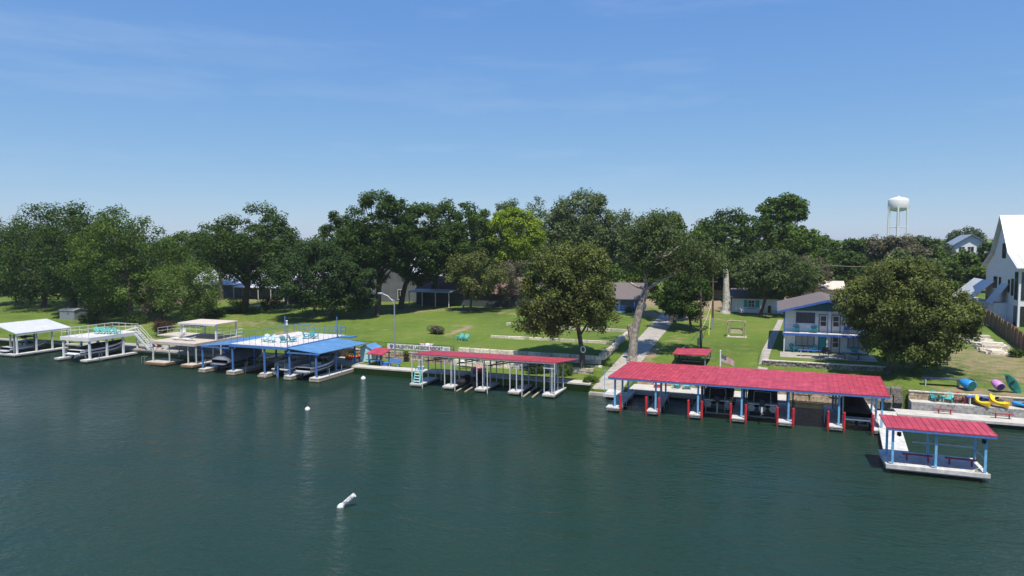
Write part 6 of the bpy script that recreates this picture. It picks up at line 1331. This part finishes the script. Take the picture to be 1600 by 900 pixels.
g.loft(rings); g.build('trunk', M['bark_dead'], t); g = MB(); g.sphere((-7.95, 124.06, z0 + 6.7), .16, 8, 6, sz=2.0); g.build('knot_hole', M['black'], t)
t = thing('life_ring', 'white life ring hanging on the trunk of the lakeside oak', 'life ring', (-21, 77.5, 3)); g = MB(); rr = []; X0, Z0 = at(911, 546, 77.35)
for k in range(17):
    a_ = 2 * math.pi * k / 16; rr.append([(X0 + (.28 + .07 * math.cos(q * math.pi / 3)) * math.cos(a_), 77.35 + .07 * math.sin(q * math.pi / 3), Z0 + (.36 + .07 * math.cos(q * math.pi / 3)) * math.sin(a_)) for q in range(6)])
g.loft(rr, False); g.build('ring', M['white'], t, smooth=True)

# shrubs, hedge, ground plants
def shrub(label, px, y, pw, ph, kind, name='shrub', leaf=.2, n=1400, cat='shrub', rows=1):
    TN[0] += 1; rng = np.random.default_rng(900 + TN[0]); x = at(px, 450, y)[0]; z0 = hgt(x, y); d = depth_of(x, y); rx, H = pw * d / F / 2, ph * d / F; t = thing(name, label, cat, (x, y, z0))
    P = []; NN = []; S = []
    for k in range(16):
        c = np.array([x + rng.uniform(-.7, .7) * rx, y + rng.uniform(-.5, .5) * min(rx, 1.6), z0 + H * rng.uniform(.25, .7)]); r = min(rx, H) * rng.uniform(.3, .5); kk = n // 16; D = rng.normal(size=(kk, 3)); D /= np.linalg.norm(D, axis=1, keepdims=True)
        P.append(c + D * (r * rng.uniform(.5, 1.15, kk))[:, None]); NN.append(D + np.array([0, 0, .5]) + rng.normal(size=(kk, 3)) * .5); S.append(leaf * rng.uniform(.6, 1.4, kk))
    P = np.concatenate(P); P[:, 2] = np.maximum(P[:, 2], z0 + .03)
    leaves_mesh('foliage', P, np.concatenate(NN), np.concatenate(S), rng, LM[kind], t, (x, y, z0)); g = MB()
    for k in range(6): g.tube((x + random.uniform(-.1, .1), y, z0 - .1), (x + rx * random.uniform(-.7, .7), y + random.uniform(-.4, .4), z0 + H * .6), .04, .015, n=5)
    g.build('stem', M['bark'], t); return t
shrub('dark reddish shrub on the bank behind the tan dock', 251, 80, 40, 30, 'rust', n=2600)
shrub('bright yellow-green bush beside the turquoise terrace chairs', 373, 103, 32, 24, 'yellow', n=2200)
for i, px in enumerate((352, 366, 380, 394, 408)): shrub(('first', 'second', 'third', 'fourth', 'fifth')[i] + ' clump from the left of the low hedge along the terrace edge', px, 99.5 + i * .6, 20, 10, 'mid', 'hedge_clump', .18, 700, 'hedge')
shrub('heap of dead brush on the middle lawn', 681, 90.5, 26, 13, 'dry', 'brush_pile', .25, 1500, 'brush')
shrub('green plant against the wall under the street lamp', 634, 77.9, 12, 22, 'olive', n=600)
shrub('low green weeds at the foot of the wall behind the shed', 548, 78.0, 22, 9, 'mid', n=500)
shrub('weedy shrub on the shore edge left of the driveway', 925, 73.2, 26, 12, 'mid', n=700)
shrub('leafy clump growing between the last posts of the low boathouse', 880, 75.6, 30, 20, 'mid', n=1100)
shrub('leafy clump in shade behind the middle posts of the low boathouse', 838, 75.8, 40, 16, 'blue', n=1100)
shrub('small shrub beside the blue cottage porch', 985, 118.2, 16, 10, 'mid', n=500)
shrub('green shrub at the brown fence foot near the right edge', 1592, 96, 20, 16, 'mid', n=600)
shrub('bushy clump under the trees left of the driveway top', 858, 112, 50, 14, 'blue', n=1500)
shrub('bush filling under the tall trees by the garage', 1058, 135, 40, 22, 'pecan', n=1500, leaf=.35)
shrub('dark bush between the dead trunk and white cottage', 1142, 132, 30, 30, 'pecan', n=1500, leaf=.35)
shrub('bush at the left of the grey sheds under the left pecans', 165, 93, 80, 36, 'mid', n=3600, leaf=.32)

for (px, y, pw, ph, lab) in ((140, 86, 60, 16, 'added dark shrubs standing in for shade behind the white railed sun deck'), (208, 87, 50, 15, 'added dark shrubs standing in for shade between the forked pecan and the stairs'), (300, 88, 50, 16, 'added dark shrubs standing in for shade right of the reddish shrub behind the beige canopy'), (335, 96, 46, 16, 'added dark shrubs standing in for shade below the feathery mesquite'), (240, 98, 60, 18, 'added dark shrubs standing in for shade behind the half-bare brush tree'), (425, 108, 60, 20, 'dark shrubs left of the dense round shade tree'), (560, 112, 50, 22, 'dark shrubs between the round shade tree and the tall pecan')):
    shrub(lab, px, y, pw, ph, 'pecan', n=1500, leaf=.26)  # dark shrubs added on the left bank to stand in for tree shade
# far wood that reads as one mass
rng = np.random.default_rng(77); P = []; NN = []; S = []
for k in range(2600):
    yy = 215 + 900 * rng.random() ** 1.7; half = yy * .95; xx = -sa * yy * .9 + rng.uniform(-half, half)
    z = hgt(xx, yy); hh = rng.uniform(5, 9.5) if yy < 500 else rng.uniform(6, 11); r = rng.uniform(3, 6)
    k_ = 26; D = rng.normal(size=(k_, 3)); D /= np.linalg.norm(D, axis=1, keepdims=True); D[:, 2] = np.abs(D[:, 2]) * .9 - .1
    P.append(np.array([xx, yy, z + hh * .45]) + D * np.array([r, r, hh * .6])); NN.append(D + np.array([0, 0, .4])); S.append(rng.uniform(1.5, 3.2, k_))
o = leaves_mesh('distant_wood', np.concatenate(P), np.concatenate(NN), np.concatenate(S), rng, LM['far'], None, (0, 0, 0)); tag(o, 'unbroken far wood along the horizon behind the trees', 'wood', None, 'stuff')

# ------------------------------------------------------------------ air
HAZE = True
if HAZE:
    g = MB(); g.box(-4100, 4100, -850, 4100, -60, 62)
    m = bpy.data.materials.new('thin_haze'); m.use_nodes = True; N, L = m.node_tree.nodes, m.node_tree.links; N.clear(); o_ = N.new('ShaderNodeOutputMaterial'); v = N.new('ShaderNodeVolumePrincipled')
    v.inputs['Color'].default_value = (.78, .86, .97, 1); v.inputs['Density'].default_value = .00016; v.inputs['Anisotropy'].default_value = .2; L.new(v.outputs[0], o_.inputs['Volume'])
    h = g.build('haze', m); h['kind'] = 'stuff'; h.display_type = 'WIRE'
    sc.cycles.volume_max_steps = 64
